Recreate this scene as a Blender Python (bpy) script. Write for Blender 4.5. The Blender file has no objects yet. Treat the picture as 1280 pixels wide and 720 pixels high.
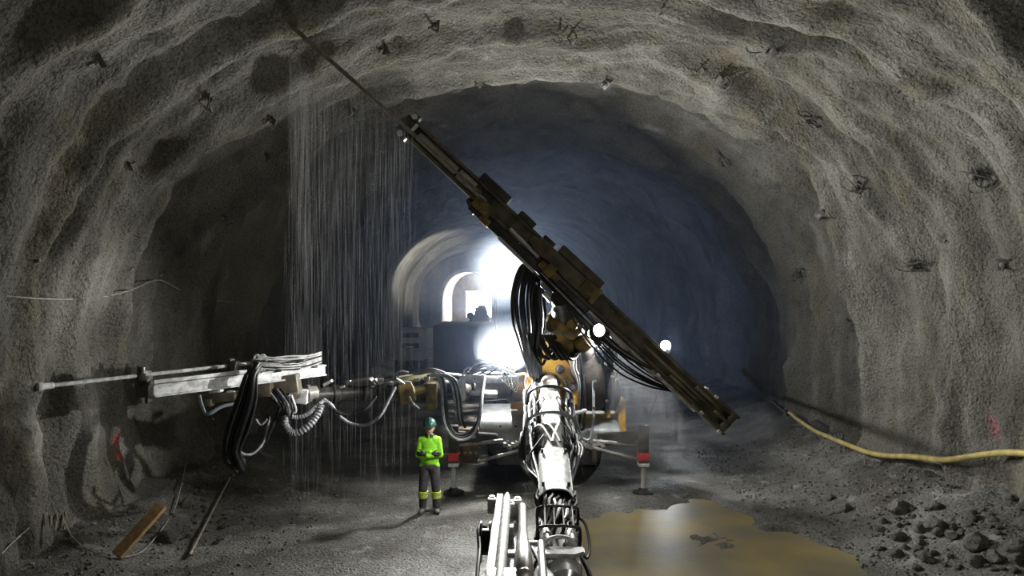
import bpy, bmesh, math, random
from mathutils import Vector, Matrix, noise
from mathutils.bvhtree import BVHTree
random.seed(11)
V = Vector
PI = math.pi
scene = bpy.context.scene
COL = scene.collection

# ---------------------------------------------------------------- camera
CAM_H, F = 4.2, 950.0
cam_d = bpy.data.cameras.new('camera'); cam = bpy.data.objects.new('camera', cam_d); COL.objects.link(cam)
cam.location = (0, 0, CAM_H); cam.rotation_euler = (PI/2, 0, 0)
cam_d.sensor_width = 36; cam_d.lens = F/1280*36; cam_d.clip_end = 400; cam_d.clip_start = .05
scene.camera = cam
vs = scene.view_settings
vs.view_transform = 'Standard'; vs.look = 'None'; vs.gamma = 1; vs.exposure = 0; vs.use_curve_mapping = False
scene.cycles.use_denoising = True
scene.cycles.volume_bounces = 0
scene.cycles.max_bounces = 6
scene.cycles.transparent_max_bounces = 24
scene.cycles.sample_clamp_indirect = 4

def at(px, py, Y):
    """the place seen at a pixel of the photograph, at distance Y from the viewpoint"""
    return V(((px-640)/F*Y, Y, CAM_H-(py-360)/F*Y))

# ---------------------------------------------------------------- materials
def mat(name, c1, c2=None, scale=4, rough=.6, metal=0, bump=0, bscale=30, emit=None, estr=0, spec=.5, detail=6):
    m = bpy.data.materials.new(name); m.use_nodes = True
    nt = m.node_tree; n = nt.nodes; L = nt.links; b = n['Principled BSDF']
    b.inputs['Roughness'].default_value = rough; b.inputs['Metallic'].default_value = metal
    b.inputs['Specular IOR Level'].default_value = spec
    b.inputs['Base Color'].default_value = (*c1, 1)
    tc = n.new('ShaderNodeTexCoord')
    if c2:
        t = n.new('ShaderNodeTexNoise'); t.inputs['Scale'].default_value = scale; t.inputs['Detail'].default_value = detail
        L.new(tc.outputs['Object'], t.inputs['Vector'])
        r = n.new('ShaderNodeValToRGB'); r.color_ramp.elements[0].position = .38; r.color_ramp.elements[1].position = .62
        r.color_ramp.elements[0].color = (*c1, 1); r.color_ramp.elements[1].color = (*c2, 1)
        L.new(t.outputs['Fac'], r.inputs['Fac']); L.new(r.outputs['Color'], b.inputs['Base Color'])
    if bump:
        t = n.new('ShaderNodeTexNoise'); t.inputs['Scale'].default_value = bscale; t.inputs['Detail'].default_value = 4
        L.new(tc.outputs['Object'], t.inputs['Vector'])
        bp = n.new('ShaderNodeBump'); bp.inputs['Strength'].default_value = 1; bp.inputs['Distance'].default_value = bump
        L.new(t.outputs['Fac'], bp.inputs['Height']); L.new(bp.outputs['Normal'], b.inputs['Normal'])
    if emit:
        b.inputs['Emission Color'].default_value = (*emit, 1); b.inputs['Emission Strength'].default_value = estr
    return m

M = {}
M['alu'] = mat('worn_aluminium', (.78,.79,.80), (.42,.43,.44), 7, .34, .35)
M['white'] = mat('white_paint_chipped', (.82,.83,.84), (.45,.45,.44), 9, .55, 0, detail=8)
M['chrome'] = mat('chrome_rod', (.85,.86,.88), (.7,.7,.72), 5, .2, .6)
M['steel'] = mat('drill_steel', (.62,.61,.58), (.4,.38,.34), 8, .38, .5)
M['black'] = mat('black_rubber', (.009,.009,.010), (.018,.018,.019), 14, .45, 0, spec=.28)
M['dark'] = mat('greasy_dark_steel', (.035,.033,.032), (.075,.066,.055), 6, .42, .3)
M['olive'] = mat('mud_coated_steel', (.085,.074,.05), (.17,.145,.10), 5, .5, .1)
M['yellow'] = mat('yellow_machine_paint', (.62,.36,.035), (.42,.25,.05), 3.5, .42)
M['brown'] = mat('muddy_yellow_paint', (.30,.20,.045), (.10,.078,.038), 6, .5)
M['grey'] = mat('grey_sheet_metal', (.30,.34,.37), (.20,.23,.26), 3, .45)
M['hood'] = mat('silver_grey_hood', (.42,.45,.46), (.26,.28,.29), 4, .38, .2)
M['ghose'] = mat('backlit_grey_hose', (.42,.43,.46), (.22,.22,.24), 9, .4)  # paler than the rubber, lamp backlight put into the colour
M['blue'] = mat('dark_blue_sheet', (.026,.03,.042), (.018,.02,.028), 3, .5)
M['slot'] = mat('dark_recess', (.01,.01,.012))
M['red'] = mat('red_tape', (.65,.04,.04), (.4,.03,.03), 20, .5)
M['tyre'] = mat('tyre_rubber', (.018,.018,.018), (.04,.037,.03), 6, .8)
M['wood'] = mat('raw_pine', (.50,.33,.16), (.36,.22,.10), 12, .7)
M['rock'] = mat('blasted_rock', (.20,.19,.165), (.11,.105,.095), 5, .9, 0, .03, 18)
M['rod'] = mat('rusty_drill_rod', (.30,.265,.21), (.18,.155,.125), 9, .6, .3)
M['bolt'] = mat('dark_bolt_steel', (.08,.08,.075), (.17,.165,.15), 12, .6, .1)
M['yhose'] = mat('yellow_hose_rubber', (.52,.42,.13), (.34,.27,.10), 5, .55)
M['wire'] = mat('pale_wire', (.42,.41,.36), (.25,.24,.21), 9, .6)
M['skin'] = mat('skin', (.55,.34,.25), (.48,.28,.2), 20, .5)
M['vest'] = mat('lime_jacket_cloth', (.33,.86,.03), (.28,.74,.03), 9, .75, 0, .008, 14)
M['trouser'] = mat('charcoal_trouser_cloth', (.085,.08,.085), (.05,.048,.05), 12, .85, 0, .006, 20)
M['band'] = mat('lime_yellow_band', (.62,.72,.04), (.5,.6,.04), 9, .6)
M['silver'] = mat('silver_reflective_tape', (.6,.6,.58), None, 1, .3, .4)
M['helmet'] = mat('green_helmet_shell', (.012,.075,.055), (.02,.10,.075), 5, .3)
M['glove'] = mat('dark_glove', (.03,.03,.03), (.05,.05,.05), 20, .7)
M['boot'] = mat('dusty_boot_leather', (.10,.09,.08), (.2,.19,.17), 12, .7)
M['lens'] = mat('lit_lamp_lens', (.9,.95,1), None, emit=(.88,.94,1), estr=60)
M['lens_small'] = mat('lit_lamp_lens_warm', (1,.97,.92), None, emit=(1,.98,.95), estr=45)
M['lens_far'] = mat('lit_floodlight_panel', (1,.98,.94), None, emit=(1,.96,.9), estr=30)
M['paint'] = mat('red_paint', (.5,.05,.04), None)

# ---------------------------------------------------------------- mesh builder
class MB:
    def __init__(s, mtx=None): s.bm = bmesh.new(); s.mtx = mtx
    def _xf(s, verts, m): bmesh.ops.transform(s.bm, matrix=m, verts=verts)
    def box(s, c, size, rot=None, bevel=.01):
        r = bmesh.ops.create_cube(s.bm, size=1); vs_ = r['verts']
        s._xf(vs_, Matrix.Translation(V(c)) @ (rot.to_4x4() if rot else Matrix()) @ Matrix.Diagonal((*size, 1)))
        if bevel:
            es = list({e for v in vs_ for e in v.link_edges})
            bmesh.ops.bevel(s.bm, geom=es, offset=min(bevel, min(size)*.3), segments=2, affect='EDGES', profile=.6)
        return s
    def cyl(s, a, b, r1, r2=None, seg=18, cap=True):
        a, b = V(a), V(b); d = b-a; L = d.length
        if L < 1e-6: return s
        r = bmesh.ops.create_cone(s.bm, cap_ends=cap, segments=seg, radius1=r1, radius2=r1 if r2 is None else r2, depth=L)
        q = V((0,0,1)).rotation_difference(d.normalized())
        s._xf(r['verts'], Matrix.Translation((a+b)/2) @ q.to_matrix().to_4x4()); return s
    def stack(s, a, b, prof, seg=18):
        """turned shape along a-b; prof = [(fraction, radius), ...]"""
        a, b = V(a), V(b); d = b-a; ax = d.normalized(); q = V((0,0,1)).rotation_difference(ax)
        u, w = q @ V((1,0,0)), q @ V((0,1,0)); rings = []
        for f, r in prof:
            rings.append([s.bm.verts.new(a+d*f+(u*math.cos(2*PI*k/seg)+w*math.sin(2*PI*k/seg))*max(r, 1e-4)) for k in range(seg)])
        for i in range(len(rings)-1):
            for k in range(seg): s.bm.faces.new((rings[i][k], rings[i][(k+1)%seg], rings[i+1][(k+1)%seg], rings[i+1][k]))
        s.bm.faces.new(rings[0][::-1]); s.bm.faces.new(rings[-1]); return s
    def ball(s, c, r, sc=(1,1,1), sub=2):
        o = bmesh.ops.create_icosphere(s.bm, subdivisions=sub, radius=r)
        s._xf(o['verts'], Matrix.Translation(V(c)) @ Matrix.Diagonal((*sc, 1))); return s
    def tube(s, pts, r, seg=8, sub=6, rib=0, closed=False):
        P = smooth([V(p) for p in pts], sub) if sub > 1 else [V(p) for p in pts]
        t0 = (P[1]-P[0]).normalized(); ref = V((0,0,1)) if abs(t0.z) < .9 else V((1,0,0))
        n = (ref - t0*ref.dot(t0)).normalized(); rings = []
        for i, p in enumerate(P):
            t = (P[min(i+1, len(P)-1)]-P[max(i-1, 0)])
            t = t.normalized() if t.length > 1e-9 else t0
            n = n - t*n.dot(t)
            n = n.normalized() if n.length > 1e-6 else t.orthogonal().normalized()
            bnm = t.cross(n); rr = r*(1+(rib if i % 2 else -rib)) if rib else r
            rings.append([s.bm.verts.new(p+(n*math.cos(2*PI*k/seg)+bnm*math.sin(2*PI*k/seg))*rr) for k in range(seg)])
        for i in range(len(rings)-1):
            for k in range(seg): s.bm.faces.new((rings[i][k], rings[i][(k+1)%seg], rings[i+1][(k+1)%seg], rings[i+1][k]))
        s.bm.faces.new(rings[0][::-1]); s.bm.faces.new(rings[-1]); return s
    def prism(s, poly, off, bevel=.008):
        """poly = 3-D outline, off = extrusion vector"""
        a = [s.bm.verts.new(V(p)) for p in poly]; b = [s.bm.verts.new(V(p)+V(off)) for p in poly]; n = len(a)
        fs = [s.bm.faces.new(a[::-1]), s.bm.faces.new(b)]
        for i in range(n): fs.append(s.bm.faces.new((a[i], a[(i+1)%n], b[(i+1)%n], b[i])))
        if bevel: bmesh.ops.bevel(s.bm, geom=list({e for f in fs for e in f.edges}), offset=bevel, segments=2, affect='EDGES')
        return s
    def sheet(s, c, ax, lat, up, L, W, th, arc, n=9):
        """curved cover plate along ax, width W, dropping arc at the sides"""
        c, ax, lat, up = V(c), V(ax), V(lat), V(up); rows = []
        for e in (-.5, .5):
            top = []; bot = []
            for k in range(n):
                f = k/(n-1)*2-1; z = -arc*abs(f)**3
                p = c+ax*(e*L)+lat*(f*W/2*(1-.12*abs(f)**4))+up*z
                top.append(s.bm.verts.new(p)); bot.append(s.bm.verts.new(p-up*th))
            rows.append((top, bot))
        for k in range(n-1):
            (t0, b0), (t1, b1) = rows
            s.bm.faces.new((t0[k], t0[k+1], t1[k+1], t1[k])); s.bm.faces.new((b0[k+1], b0[k], b1[k], b1[k+1]))
            s.bm.faces.new((t0[k+1], t0[k], b0[k], b0[k+1])); s.bm.faces.new((t1[k], t1[k+1], b1[k+1], b1[k]))
        for k in (0, n-1):
            s.bm.faces.new((rows[0][0][k], rows[1][0][k], rows[1][1][k], rows[0][1][k]))
        return s
    def build(s, name, m, parent=None, smooth_=40):
        if s.mtx: bmesh.ops.transform(s.bm, matrix=s.mtx, verts=s.bm.verts)
        bmesh.ops.recalc_face_normals(s.bm, faces=s.bm.faces)
        me = bpy.data.meshes.new(name); s.bm.to_mesh(me); s.bm.free(); return link(name, me, m, parent, smooth_)

def link(name, me, m, parent=None, smooth_=40):
    if m: me.materials.append(m)
    o = bpy.data.objects.new(name, me); COL.objects.link(o)
    if smooth_:
        for p in me.polygons: p.use_smooth = True
        try: me.set_sharp_from_angle(angle=math.radians(smooth_))
        except Exception: pass
    if parent: attach(o, parent)
    return o
def world_loc(o):
    l = V((0,0,0))
    while o: l = l + o.location; o = o.parent
    return l
def attach(o, parent):
    o.parent = parent; o.location = o.location - world_loc(parent)
def empty(name, loc):
    o = bpy.data.objects.new(name, None); o.location = loc; o.empty_display_size = .3; COL.objects.link(o); return o
def tag(o, label=None, cat=None, group=None, kind=None):
    if label: o['label'] = label
    if cat: o['category'] = cat
    if group: o['group'] = group
    if kind: o['kind'] = kind
    return o
def recenter(o):
    """move a one-mesh thing's origin to its base"""
    me = o.data; xs = [v.co for v in me.vertices]
    c = V(((min(v.x for v in xs)+max(v.x for v in xs))/2, (min(v.y for v in xs)+max(v.y for v in xs))/2, min(v.z for v in xs)))
    me.transform(Matrix.Translation(-c)); o.location = o.location + c; return o
def smooth(P, k):
    out = []
    for i in range(len(P)-1):
        p0, p1, p2, p3 = P[max(i-1,0)], P[i], P[i+1], P[min(i+2,len(P)-1)]
        for j in range(k):
            t = j/k
            out.append(.5*((2*p1)+(p2-p0)*t+(2*p0-5*p1+4*p2-p3)*t*t+(3*p1-p0-3*p2+p3)*t**3))
    out.append(P[-1]); return out
def frame(a, b, up):
    """matrix whose x runs a->b, z close to up, origin a"""
    x = (V(b)-V(a)).normalized(); z = V(up); z = (z - x*z.dot(x)).normalized(); y = z.cross(x)
    m = Matrix((x, y, z)).transposed().to_4x4(); m.translation = V(a); return m
def ss(t):
    t = max(0, min(1, t)); return t*t*(3-2*t)
def nz(x, y, z=0): return noise.noise(V((x, y, z)))

# ---------------------------------------------------------------- the tunnel
RIDGES = [(-6,.2),(1.5,.25),(5.2,.3),(8.6,.30),(11.2,.34),(14.0,.30),(17.2,.85),(21.5,.35),(25,.3),(29,.35),(33,.55),(37,.3),(42,.3),(48,.2),(57,.2),(65,.2),(74,.2),(90,.2)]
def axis_x(d): return .5 if d < 18 else .5-.00098*(d-18)**2
def saw(d):
    for i in range(len(RIDGES)-1):
        p, a = RIDGES[i]; q = RIDGES[i+1][0]
        if p <= d < q: return a*(1-(d-p)/(q-p))*ss((d-p)/.45)
    return 0
def shell_pt(d, th, low=None):
    """th 0..pi over the arch; low = height on a side wall (th must be 0 or pi)"""
    step = .5*ss((d-35)/2.5)+.55*ss((d-55.6)/.5)
    a, b, zs, n = 7.55-step, 6.15-step*.8, 2.6, 2.3
    c, s_ = math.cos(th), math.sin(th)
    if low is not None:
        x = a*(1 if c > 0 else -1); z = low; nx, nzv = (1 if c > 0 else -1), 0
    else:
        x = a*math.copysign(abs(c)**(2/n), c); z = zs+b*abs(s_)**(2/n)
        nx, nzv = math.copysign(abs(c)**(2-2/n), c)/a, abs(s_)**(2-2/n)/b
        l = math.hypot(nx, nzv); nx, nzv = nx/l, nzv/l
    wob = .55*nz(x*.22, z*.22, 3.1) + .28*nz(x*.8, z*.8, 9.7)
    p = V((x*.30, d*.30, z*.30))
    fade = 1-.78*ss((d-36)/8)
    o = saw(d+wob*1.3)*fade + fade*(.42*noise.noise(p) + .22*noise.noise(p*2.6+V((7,1,3))) + .34*noise.noise(V((x*.13+z*.13*0, d*1.05+wob*.9, z*.13+40))) + .2*noise.noise(V((x*.3, d*2.4+wob*1.5, z*.3+80))) + .09*noise.noise(p*7.5) + .045*noise.noise(p*17))
    if low is not None and z < 1.2: o -= .28*ss((1.2-z)/1.5)*(1+nz(d*.8, x, 5))
    return V((axis_x(d)+x+nx*o, d, z+nzv*o))
ds = []
d = -4
while d < 82:
    ds.append(d); d += .3 if d < 4.5 else .1 if d < 21 else .22 if d < 52 else .6
ds.append(82.0)
prof = [('r', z) for z in [-.4+.12*i for i in range(25)]] + [('a', PI*i/176) for i in range(177)] + [('l', 2.48-.12*i) for i in range(25)]
bm = bmesh.new(); grid = []
for d in ds:
    row = []
    for k, v in prof:
        p = shell_pt(d, v) if k == 'a' else shell_pt(d, 0 if k == 'r' else PI, v)
        row.append(bm.verts.new(p))
    grid.append(row)
for i in range(len(ds)-1):
    for j in range(len(prof)-1):
        bm.faces.new((grid[i][j], grid[i+1][j], grid[i+1][j+1], grid[i][j+1]))
SHELL = BVHTree.FromBMesh(bm)
me = bpy.data.meshes.new('wall_tunnel'); bm.to_mesh(me)

# sprayed concrete
wm = bpy.data.materials.new('sprayed_concrete'); wm.use_nodes = True
nt = wm.node_tree; N = nt.nodes; L = nt.links; B = N['Principled BSDF']; B.inputs['Roughness'].default_value = .88; B.inputs['Specular IOR Level'].default_value = .25
geo = N.new('ShaderNodeNewGeometry')
def tex(scale, detail=5, stretch=None, rough=.55):
    t = N.new('ShaderNodeTexNoise'); t.inputs['Scale'].default_value = scale; t.inputs['Detail'].default_value = detail; t.inputs['Roughness'].default_value = rough
    src = geo.outputs['Position']
    if stretch:
        mp = N.new('ShaderNodeMapping'); mp.inputs['Scale'].default_value = stretch; L.new(src, mp.inputs['Vector']); src = mp.outputs['Vector']
    L.new(src, t.inputs['Vector']); return t.outputs['Fac']
def ramp(f, p0, c0, p1, c1):
    r = N.new('ShaderNodeValToRGB'); e = r.color_ramp.elements; e[0].position = p0; e[1].position = p1
    e[0].color = (*c0, 1); e[1].color = (*c1, 1); L.new(f, r.inputs['Fac']); return r.outputs['Color']
def mix(a, b, f, mode='MIX'):
    x = N.new('ShaderNodeMix'); x.data_type = 'RGBA'; x.blend_type = mode
    if isinstance(f, float): x.inputs[0].default_value = f
    else: L.new(f, x.inputs[0])
    for s_, v in ((6, a), (7, b)):
        if isinstance(v, tuple): x.inputs[s_].default_value = (*v, 1)
        else: L.new(v, x.inputs[s_])
    return x.outputs[2]
c = ramp(tex(.55, 6), .36, (.15,.145,.122), .66, (.29,.285,.25))
c = mix(c, (.24,.215,.14), ramp(tex(.9, 4, (1.2,1.2,.35)), .52, (0,0,0), .72, (.75,.75,.75)))       # ochre streaks running down
c = mix(c, (.46,.455,.42), ramp(tex(1.6, 6, (1,1,.25)), .58, (0,0,0), .78, (.7,.7,.7)))            # lime bloom
c = mix(c, (.50,.50,.49), ramp(tex(.9, 5, (1,1,.16)), .50, (0,0,0), .66, (.85,.85,.85)), 'MULTIPLY')   # dark streaks running down, painting in the ribs' light and shade
c = mix(c, (.62,.62,.62), ramp(tex(24, 3), .40, (1,1,1), .50, (0,0,0)), 'MULTIPLY')              # pitted rebound grains
def near(p, r0, r1):
    v = N.new('ShaderNodeVectorMath'); v.operation = 'DISTANCE'; L.new(geo.outputs['Position'], v.inputs[0]); v.inputs[1].default_value = p
    m_ = N.new('ShaderNodeMapRange'); m_.inputs[1].default_value = r0; m_.inputs[2].default_value = r1; m_.inputs[3].default_value = 1; m_.inputs[4].default_value = 0
    L.new(v.outputs['Value'], m_.inputs[0]); return m_.outputs[0]
def wall_hit(px, py, lift=0.0):
    o = V((0,0,CAM_H)); dr = (at(px, py, 10)-o).normalized()
    p, n_, _, _ = SHELL.ray_cast(o, dr)
    if p is None: return at(px, py, 20), -dr
    if n_.dot(dr) > 0: n_ = -n_
    return p+n_*lift, n_
for (px, py, r, colr) in ((146,548,.20,(.45,.05,.04)), (150,568,.20,(.5,.05,.04)), (1242,526,.17,(.55,.16,.2)), (1246,540,.18,(.5,.15,.18))):
    p, _ = wall_hit(px, py)
    mm = N.new('ShaderNodeMath'); mm.operation = 'MULTIPLY'; L.new(near(p, .04, r), mm.inputs[0])
    L.new(ramp(tex(13, 2), .47, (0,0,0), .55, (1,1,1)), mm.inputs[1]); c = mix(c, colr, mm.outputs[0])
L.new(c, B.inputs['Base Color'])
b1 = N.new('ShaderNodeBump'); b1.inputs['Distance'].default_value = .085; b1.inputs['Strength'].default_value = 1; L.new(tex(17, 4, None, .6), b1.inputs['Height'])
b2 = N.new('ShaderNodeBump'); b2.inputs['Distance'].default_value = .09; b2.inputs['Strength'].default_value = .8; L.new(tex(4.5, 4), b2.inputs['Height']); L.new(b1.outputs['Normal'], b2.inputs['Normal'])
L.new(b2.outputs['Normal'], B.inputs['Normal'])
wall = link('wall_tunnel', me, wm, None, 0)
for p in me.polygons: p.use_smooth = True
bm.free(); tag(wall, kind='structure')

# the heading behind the viewpoint
mb = MB()
poly = [shell_pt(-3.9, PI*i/40) for i in range(41)]
poly = [V((8.3,-3.9,-.4))]+poly+[V((-7.3,-3.9,-.4))]
mb.prism(poly, (0,-.5,0), 0); tag(mb.build('wall_heading', wm), kind='structure')

# ground
def floor_z(x, y):
    ax = axis_x(y); r = x-ax
    z = .05*nz(x*.5, y*.5, 2)+.025*nz(x*1.7, y*1.7, 4)+.012*nz(x*5, y*5, 8)
    s = ss((r-4.4)/3.2); z += (.62+.28*ss((16-y)/6))*s**1.4*(1 if y < 26 else ss((40-y)/14)) + .16*s*nz(x*1.3, y*1.3, 6)+.07*s*nz(x*3.7, y*3.7, 1)
    s = ss((-r-5.6)/1.6); z += .34*s+.12*s*nz(x*1.5, y*1.5, 11)
    q = math.hypot((x-3.05)/2.45, (y-11.9)/3.3)+.30*nz(x*.7, y*.7, 21)+.16*nz(x*2.2, y*2.2, 5)+.05*nz(x*6, y*6, 15)
    z -= .15*ss((1.12-q)/.5)
    z += .15*ss(1-math.hypot(x-3.35, (y-12.7)/1.25)/.85)*(1+1.3*nz(x*5, y*5, 3))
    return z
ys = []; y = -4
while y < 103: ys.append(y); y += .3 if y < 6 else .1 if y < 21 else .5 if y < 50 else 2
bm = bmesh.new(); rows = []
NX = 190
for y in ys:
    ax = axis_x(min(y, 82)); w = 9.0
    rows.append([bm.verts.new((ax-w+2*w*i/NX, y, floor_z(ax-w+2*w*i/NX, y))) for i in range(NX+1)])
for a, b in zip(rows, rows[1:]):
    for i in range(NX): bm.faces.new((a[i], a[i+1], b[i+1], b[i]))
FLOOR = BVHTree.FromBMesh(bm)
me = bpy.data.meshes.new('floor'); bm.to_mesh(me); bm.free()
fm = bpy.data.materials.new('muddy_gravel'); fm.use_nodes = True
nt = fm.node_tree; N = nt.nodes; L = nt.links; B = N['Principled BSDF']
geo = N.new('ShaderNodeNewGeometry')
c = ramp(tex(.6, 6), .38, (.095,.09,.076), .64, (.20,.20,.185))
c = mix(c, (.32,.34,.34), ramp(tex(3.2, 8), .55, (0,0,0), .7, (.8,.8,.8)))
c = mix(c, (.45,.45,.45), ramp(tex(26, 3), .40, (1,1,1), .52, (0,0,0)), 'MULTIPLY')
L.new(c, B.inputs['Base Color'])
L.new(ramp(tex(.8, 5), .42, (.38,.38,.38), .6, (.85,.85,.85)), B.inputs['Roughness'])
b1 = N.new('ShaderNodeBump'); b1.inputs['Distance'].default_value = .04; L.new(tex(22, 5), b1.inputs['Height']); L.new(b1.outputs['Normal'], B.inputs['Normal'])
fl = link('floor', me, fm, None, 0)
for p in me.polygons: p.use_smooth = True
tag(fl, kind='structure')
def floor_hit(px, py):
    o = V((0,0,CAM_H)); p, _, _, _ = FLOOR.ray_cast(o, (at(px, py, 10)-o).normalized())
    return p if p else at(px, py, 15)

# muddy puddle
wmud = mat('muddy_water', (.33,.26,.115), (.20,.185,.13), .7, .34, 0, .004, 9, spec=.25)
mb = MB(); pts = []
for k in range(72):
    a = 2*PI*k/72; pts.append(V((3.05+3.2*math.cos(a), 11.9+4.3*math.sin(a), -.075)))
mb.prism(pts, (0,0,.022), 0)
tag(mb.build('puddle', wmud, None, 0), 'shallow puddle of yellow brown muddy water on the tunnel floor', 'puddle')

# bulkhead with arched opening far down the tunnel, narrower heading beyond it
ex = axis_x(82)
def arch(cx, y, w, h, zs, n=24): return [V((cx+w,y,-.3))]+[V((cx+w*math.cos(PI*i/n), y, zs+(h-zs)*math.sin(PI*i/n)**.8)) for i in range(n+1)]+[V((cx-w,y,-.3))]
OC = at(584, 400, 82).x
inner = arch(OC, 81.8, 2.85, 6.1, 2.4); outer = [V((OC+(p.x-OC)*3.6, 81.8, -.3 if p.z < 0 else p.z*1.75)) for p in inner]
bm = bmesh.new()
for yy in (81.8, 82.6):
    I = [bm.verts.new((p.x, yy, p.z)) for p in inner]; O = [bm.verts.new((p.x, yy, p.z)) for p in outer]
    for k in range(len(I)-1): bm.faces.new((I[k], I[k+1], O[k+1], O[k]))
me = bpy.data.meshes.new('wall_bulkhead'); bm.to_mesh(me); bm.free(); tag(link('wall_bulkhead', me, wm, None, 0), kind='structure')
bm = bmesh.new(); R_ = []
for yy in (81.7, 88, 94, 100):
    R_.append([bm.verts.new((p.x+.06*nz(p.x*2, p.z*2, yy), yy, p.z)) for p in inner])
for a, b in zip(R_, R_[1:]):
    for k in range(len(a)-1): bm.faces.new((a[k], a[k+1], b[k+1], b[k]))
bm.faces.new(R_[-1])
lite = mat('pale_lining', (.55,.53,.51), (.36,.35,.34), 1.2, .8)
me = bpy.data.meshes.new('wall_gallery'); bm.to_mesh(me); bm.free(); tag(link('wall_gallery', me, lite, None, 0), kind='structure')
mb = MB(); mb.tube([p+V((0,-.25,0)) for p in inner], .22, 8, 2); tag(mb.build('trim_1', lite), kind='structure')
mb = MB(); mb.box((OC, 81.9, .15), (5.6,.9,.4)); tag(mb.build('trim_2', lite), kind='structure')
# ================================================================ the drilling jumbo
JX, JY = .75, 17.0
jumbo = empty('drilling_jumbo', (JX, JY, 0))
tag(jumbo, 'large yellow and black drilling jumbo with three long booms standing in the tunnel', 'drilling rig')

# --- carrier
mb = MB()
mb.box((JX, 21.2, 1.02), (2.3, 8.6, .62), bevel=.06)
mb.box((JX, 16.75, .98), (2.5, .9, .55), bevel=.08)
mb.prism([(JX-1.2,16.3,.72),(JX+1.2,16.3,.72),(JX+1.05,16.25,.42),(JX-1.05,16.25,.42)], (0,.8,0))
chassis = mb.build('chassis', M['dark'], jumbo)
mb = MB()
for (zz, hh) in ((.85,.05),(1.2,.05)): mb.box((JX, 16.27, zz), (2.3,.06,hh))
for k in range(7): mb.cyl((JX-1.0+.33*k,16.27,.8),(JX-1.0+.33*k,16.27,1.26),.025)
mb.build('front_grille', M['dark'], chassis)
# silver hoods either side of the centre boom
for (x0, x1) in ((600,697),(704,776)):
    mb = MB(); a, b = at(x0,525,16.35).x, at(x1,525,16.35).x
    sec = [(16.22,.84),(16.16,1.05),(16.24,1.24),(16.5,1.40),(17.0,1.48),(17.9,1.48),(17.9,.84)]
    mb.prism([(a,y,z) for y, z in sec], (b-a,0,0), .03)
    h = mb.build('hood', M['hood'], jumbo); tag(h, 'rounded silver grey hood')
# engine / canopy mass behind
mb = MB()
mb.box((JX+.2, 22.5, 1.85), (2.2, 6.2, 1.1), bevel=.08); mb.box((JX+.25, 25.3, 2.1), (2.1,.6,1.3))
mb.build('engine_cover', M['blue'], jumbo)
cab = MB()
for sx in (-.62,.62):
    for yy in (18.2,19.7): cab.cyl((JX+.35+sx,yy,1.3),(JX+.35+sx,yy,2.95),.045)
cab.box((JX+.35,18.95,3.02), (1.6,1.9,.12), bevel=.05)
cab.box((JX+.35,18.95,1.7), (1.4,1.7,.8), bevel=.05)
cb = cab.build('cab', M['dark'], jumbo)
s = MB(); s.box((JX+.35,19.1,1.75+.35),(.5,.5,.12)); s.box((JX+.35,19.35,2.4),(.5,.12,.6)); s.build('seat', M['black'], cb)
# wheels
for sx in (-1,1):
    for yy in (18.1, 23.6):
        mb = MB(); c = V((JX+sx*1.12, yy, .56))
        mb.stack(c-V((.2,0,0)), c+V((.2,0,0)), [(0,.36),(0,.5),(.12,.56),(.88,.56),(1,.5),(1,.36)], 28)
        for k in range(22):
            a = 2*PI*k/22; mb.box(c+V((0,math.cos(a)*.56,math.sin(a)*.56)), (.36,.07,.06), Matrix.Rotation(-(a-PI/2), 3, 'X').inverted(), .01)
        w = mb.build('wheel', M['tyre'], jumbo)
        mb = MB(); mb.stack(c+V((sx*.14,0,0)), c+V((sx*.23,0,0)), [(0,.32),(.4,.30),(.5,.16),(1,.12)], 20); mb.build('hub', M['brown'], w)
# jacks
for (px, side) in ((567,-1),(804,1)):
    foot = at(px, 621, 15.5); top = at(px-2*side, 548, 15.5)
    x = foot.x
    mb = MB(); mb.box((x, 15.5, .98), (.20,.22,.85), bevel=.02)
    xi = JX+side*1.05
    mb.prism([(xi,15.95,1.12),(x,15.42,1.28),(x,15.42,1.12),(xi,15.95,.86)], (0,.2,0), .02)
    j = mb.build('outrigger', M['dark'], jumbo)
    mb = MB(); mb.cyl((x,15.5,.1),(x,15.5,.6),.055); r = mb.build('jack_rod', M['chrome'], j)
    mb = MB(); mb.stack((x,15.5,.0),(x,15.5,.13),[(0,.22),(.4,.22),(.7,.1),(1,.08)],20); mb.build('foot_pad', M['dark'], j)
    mb = MB(); mb.box((x,15.5,at(px,570,15.5).z), (.212,.232,.17), bevel=.02); t = mb.build('warning_tape', M['red'], j); tag(t, 'red warning tape')
    mb = MB(); mb.box((x,15.5,at(px,579,15.5).z-.02), (.214,.234,.08), bevel=.02); t = mb.build('warning_tape', M['white'], j); tag(t, 'white warning tape')
    mb = MB(); mb.cyl((xi-side*.1,15.92,1.0),(x-side*.1,15.62,.98),.04,.04); mb.build('jack_strut', M['steel'], j)
# lamp and control box by the left jack
mb = MB(); mb.box(at(585,556,15.9), (.46,.34,.72), bevel=.03); cbx = mb.build('control_box', M['brown'], jumbo)
for (kx, ky, kr) in [(578+7*k,546,.045) for k in range(3)]+[(574+7*k,566,.03) for k in range(4)]:
    mb = MB(); mb.stack(at(kx,ky,15.74), at(kx,ky,15.64), [(0,kr),(.7,kr),(1,kr*.7)]); mb.build('knob', M['steel'], cbx)
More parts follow.
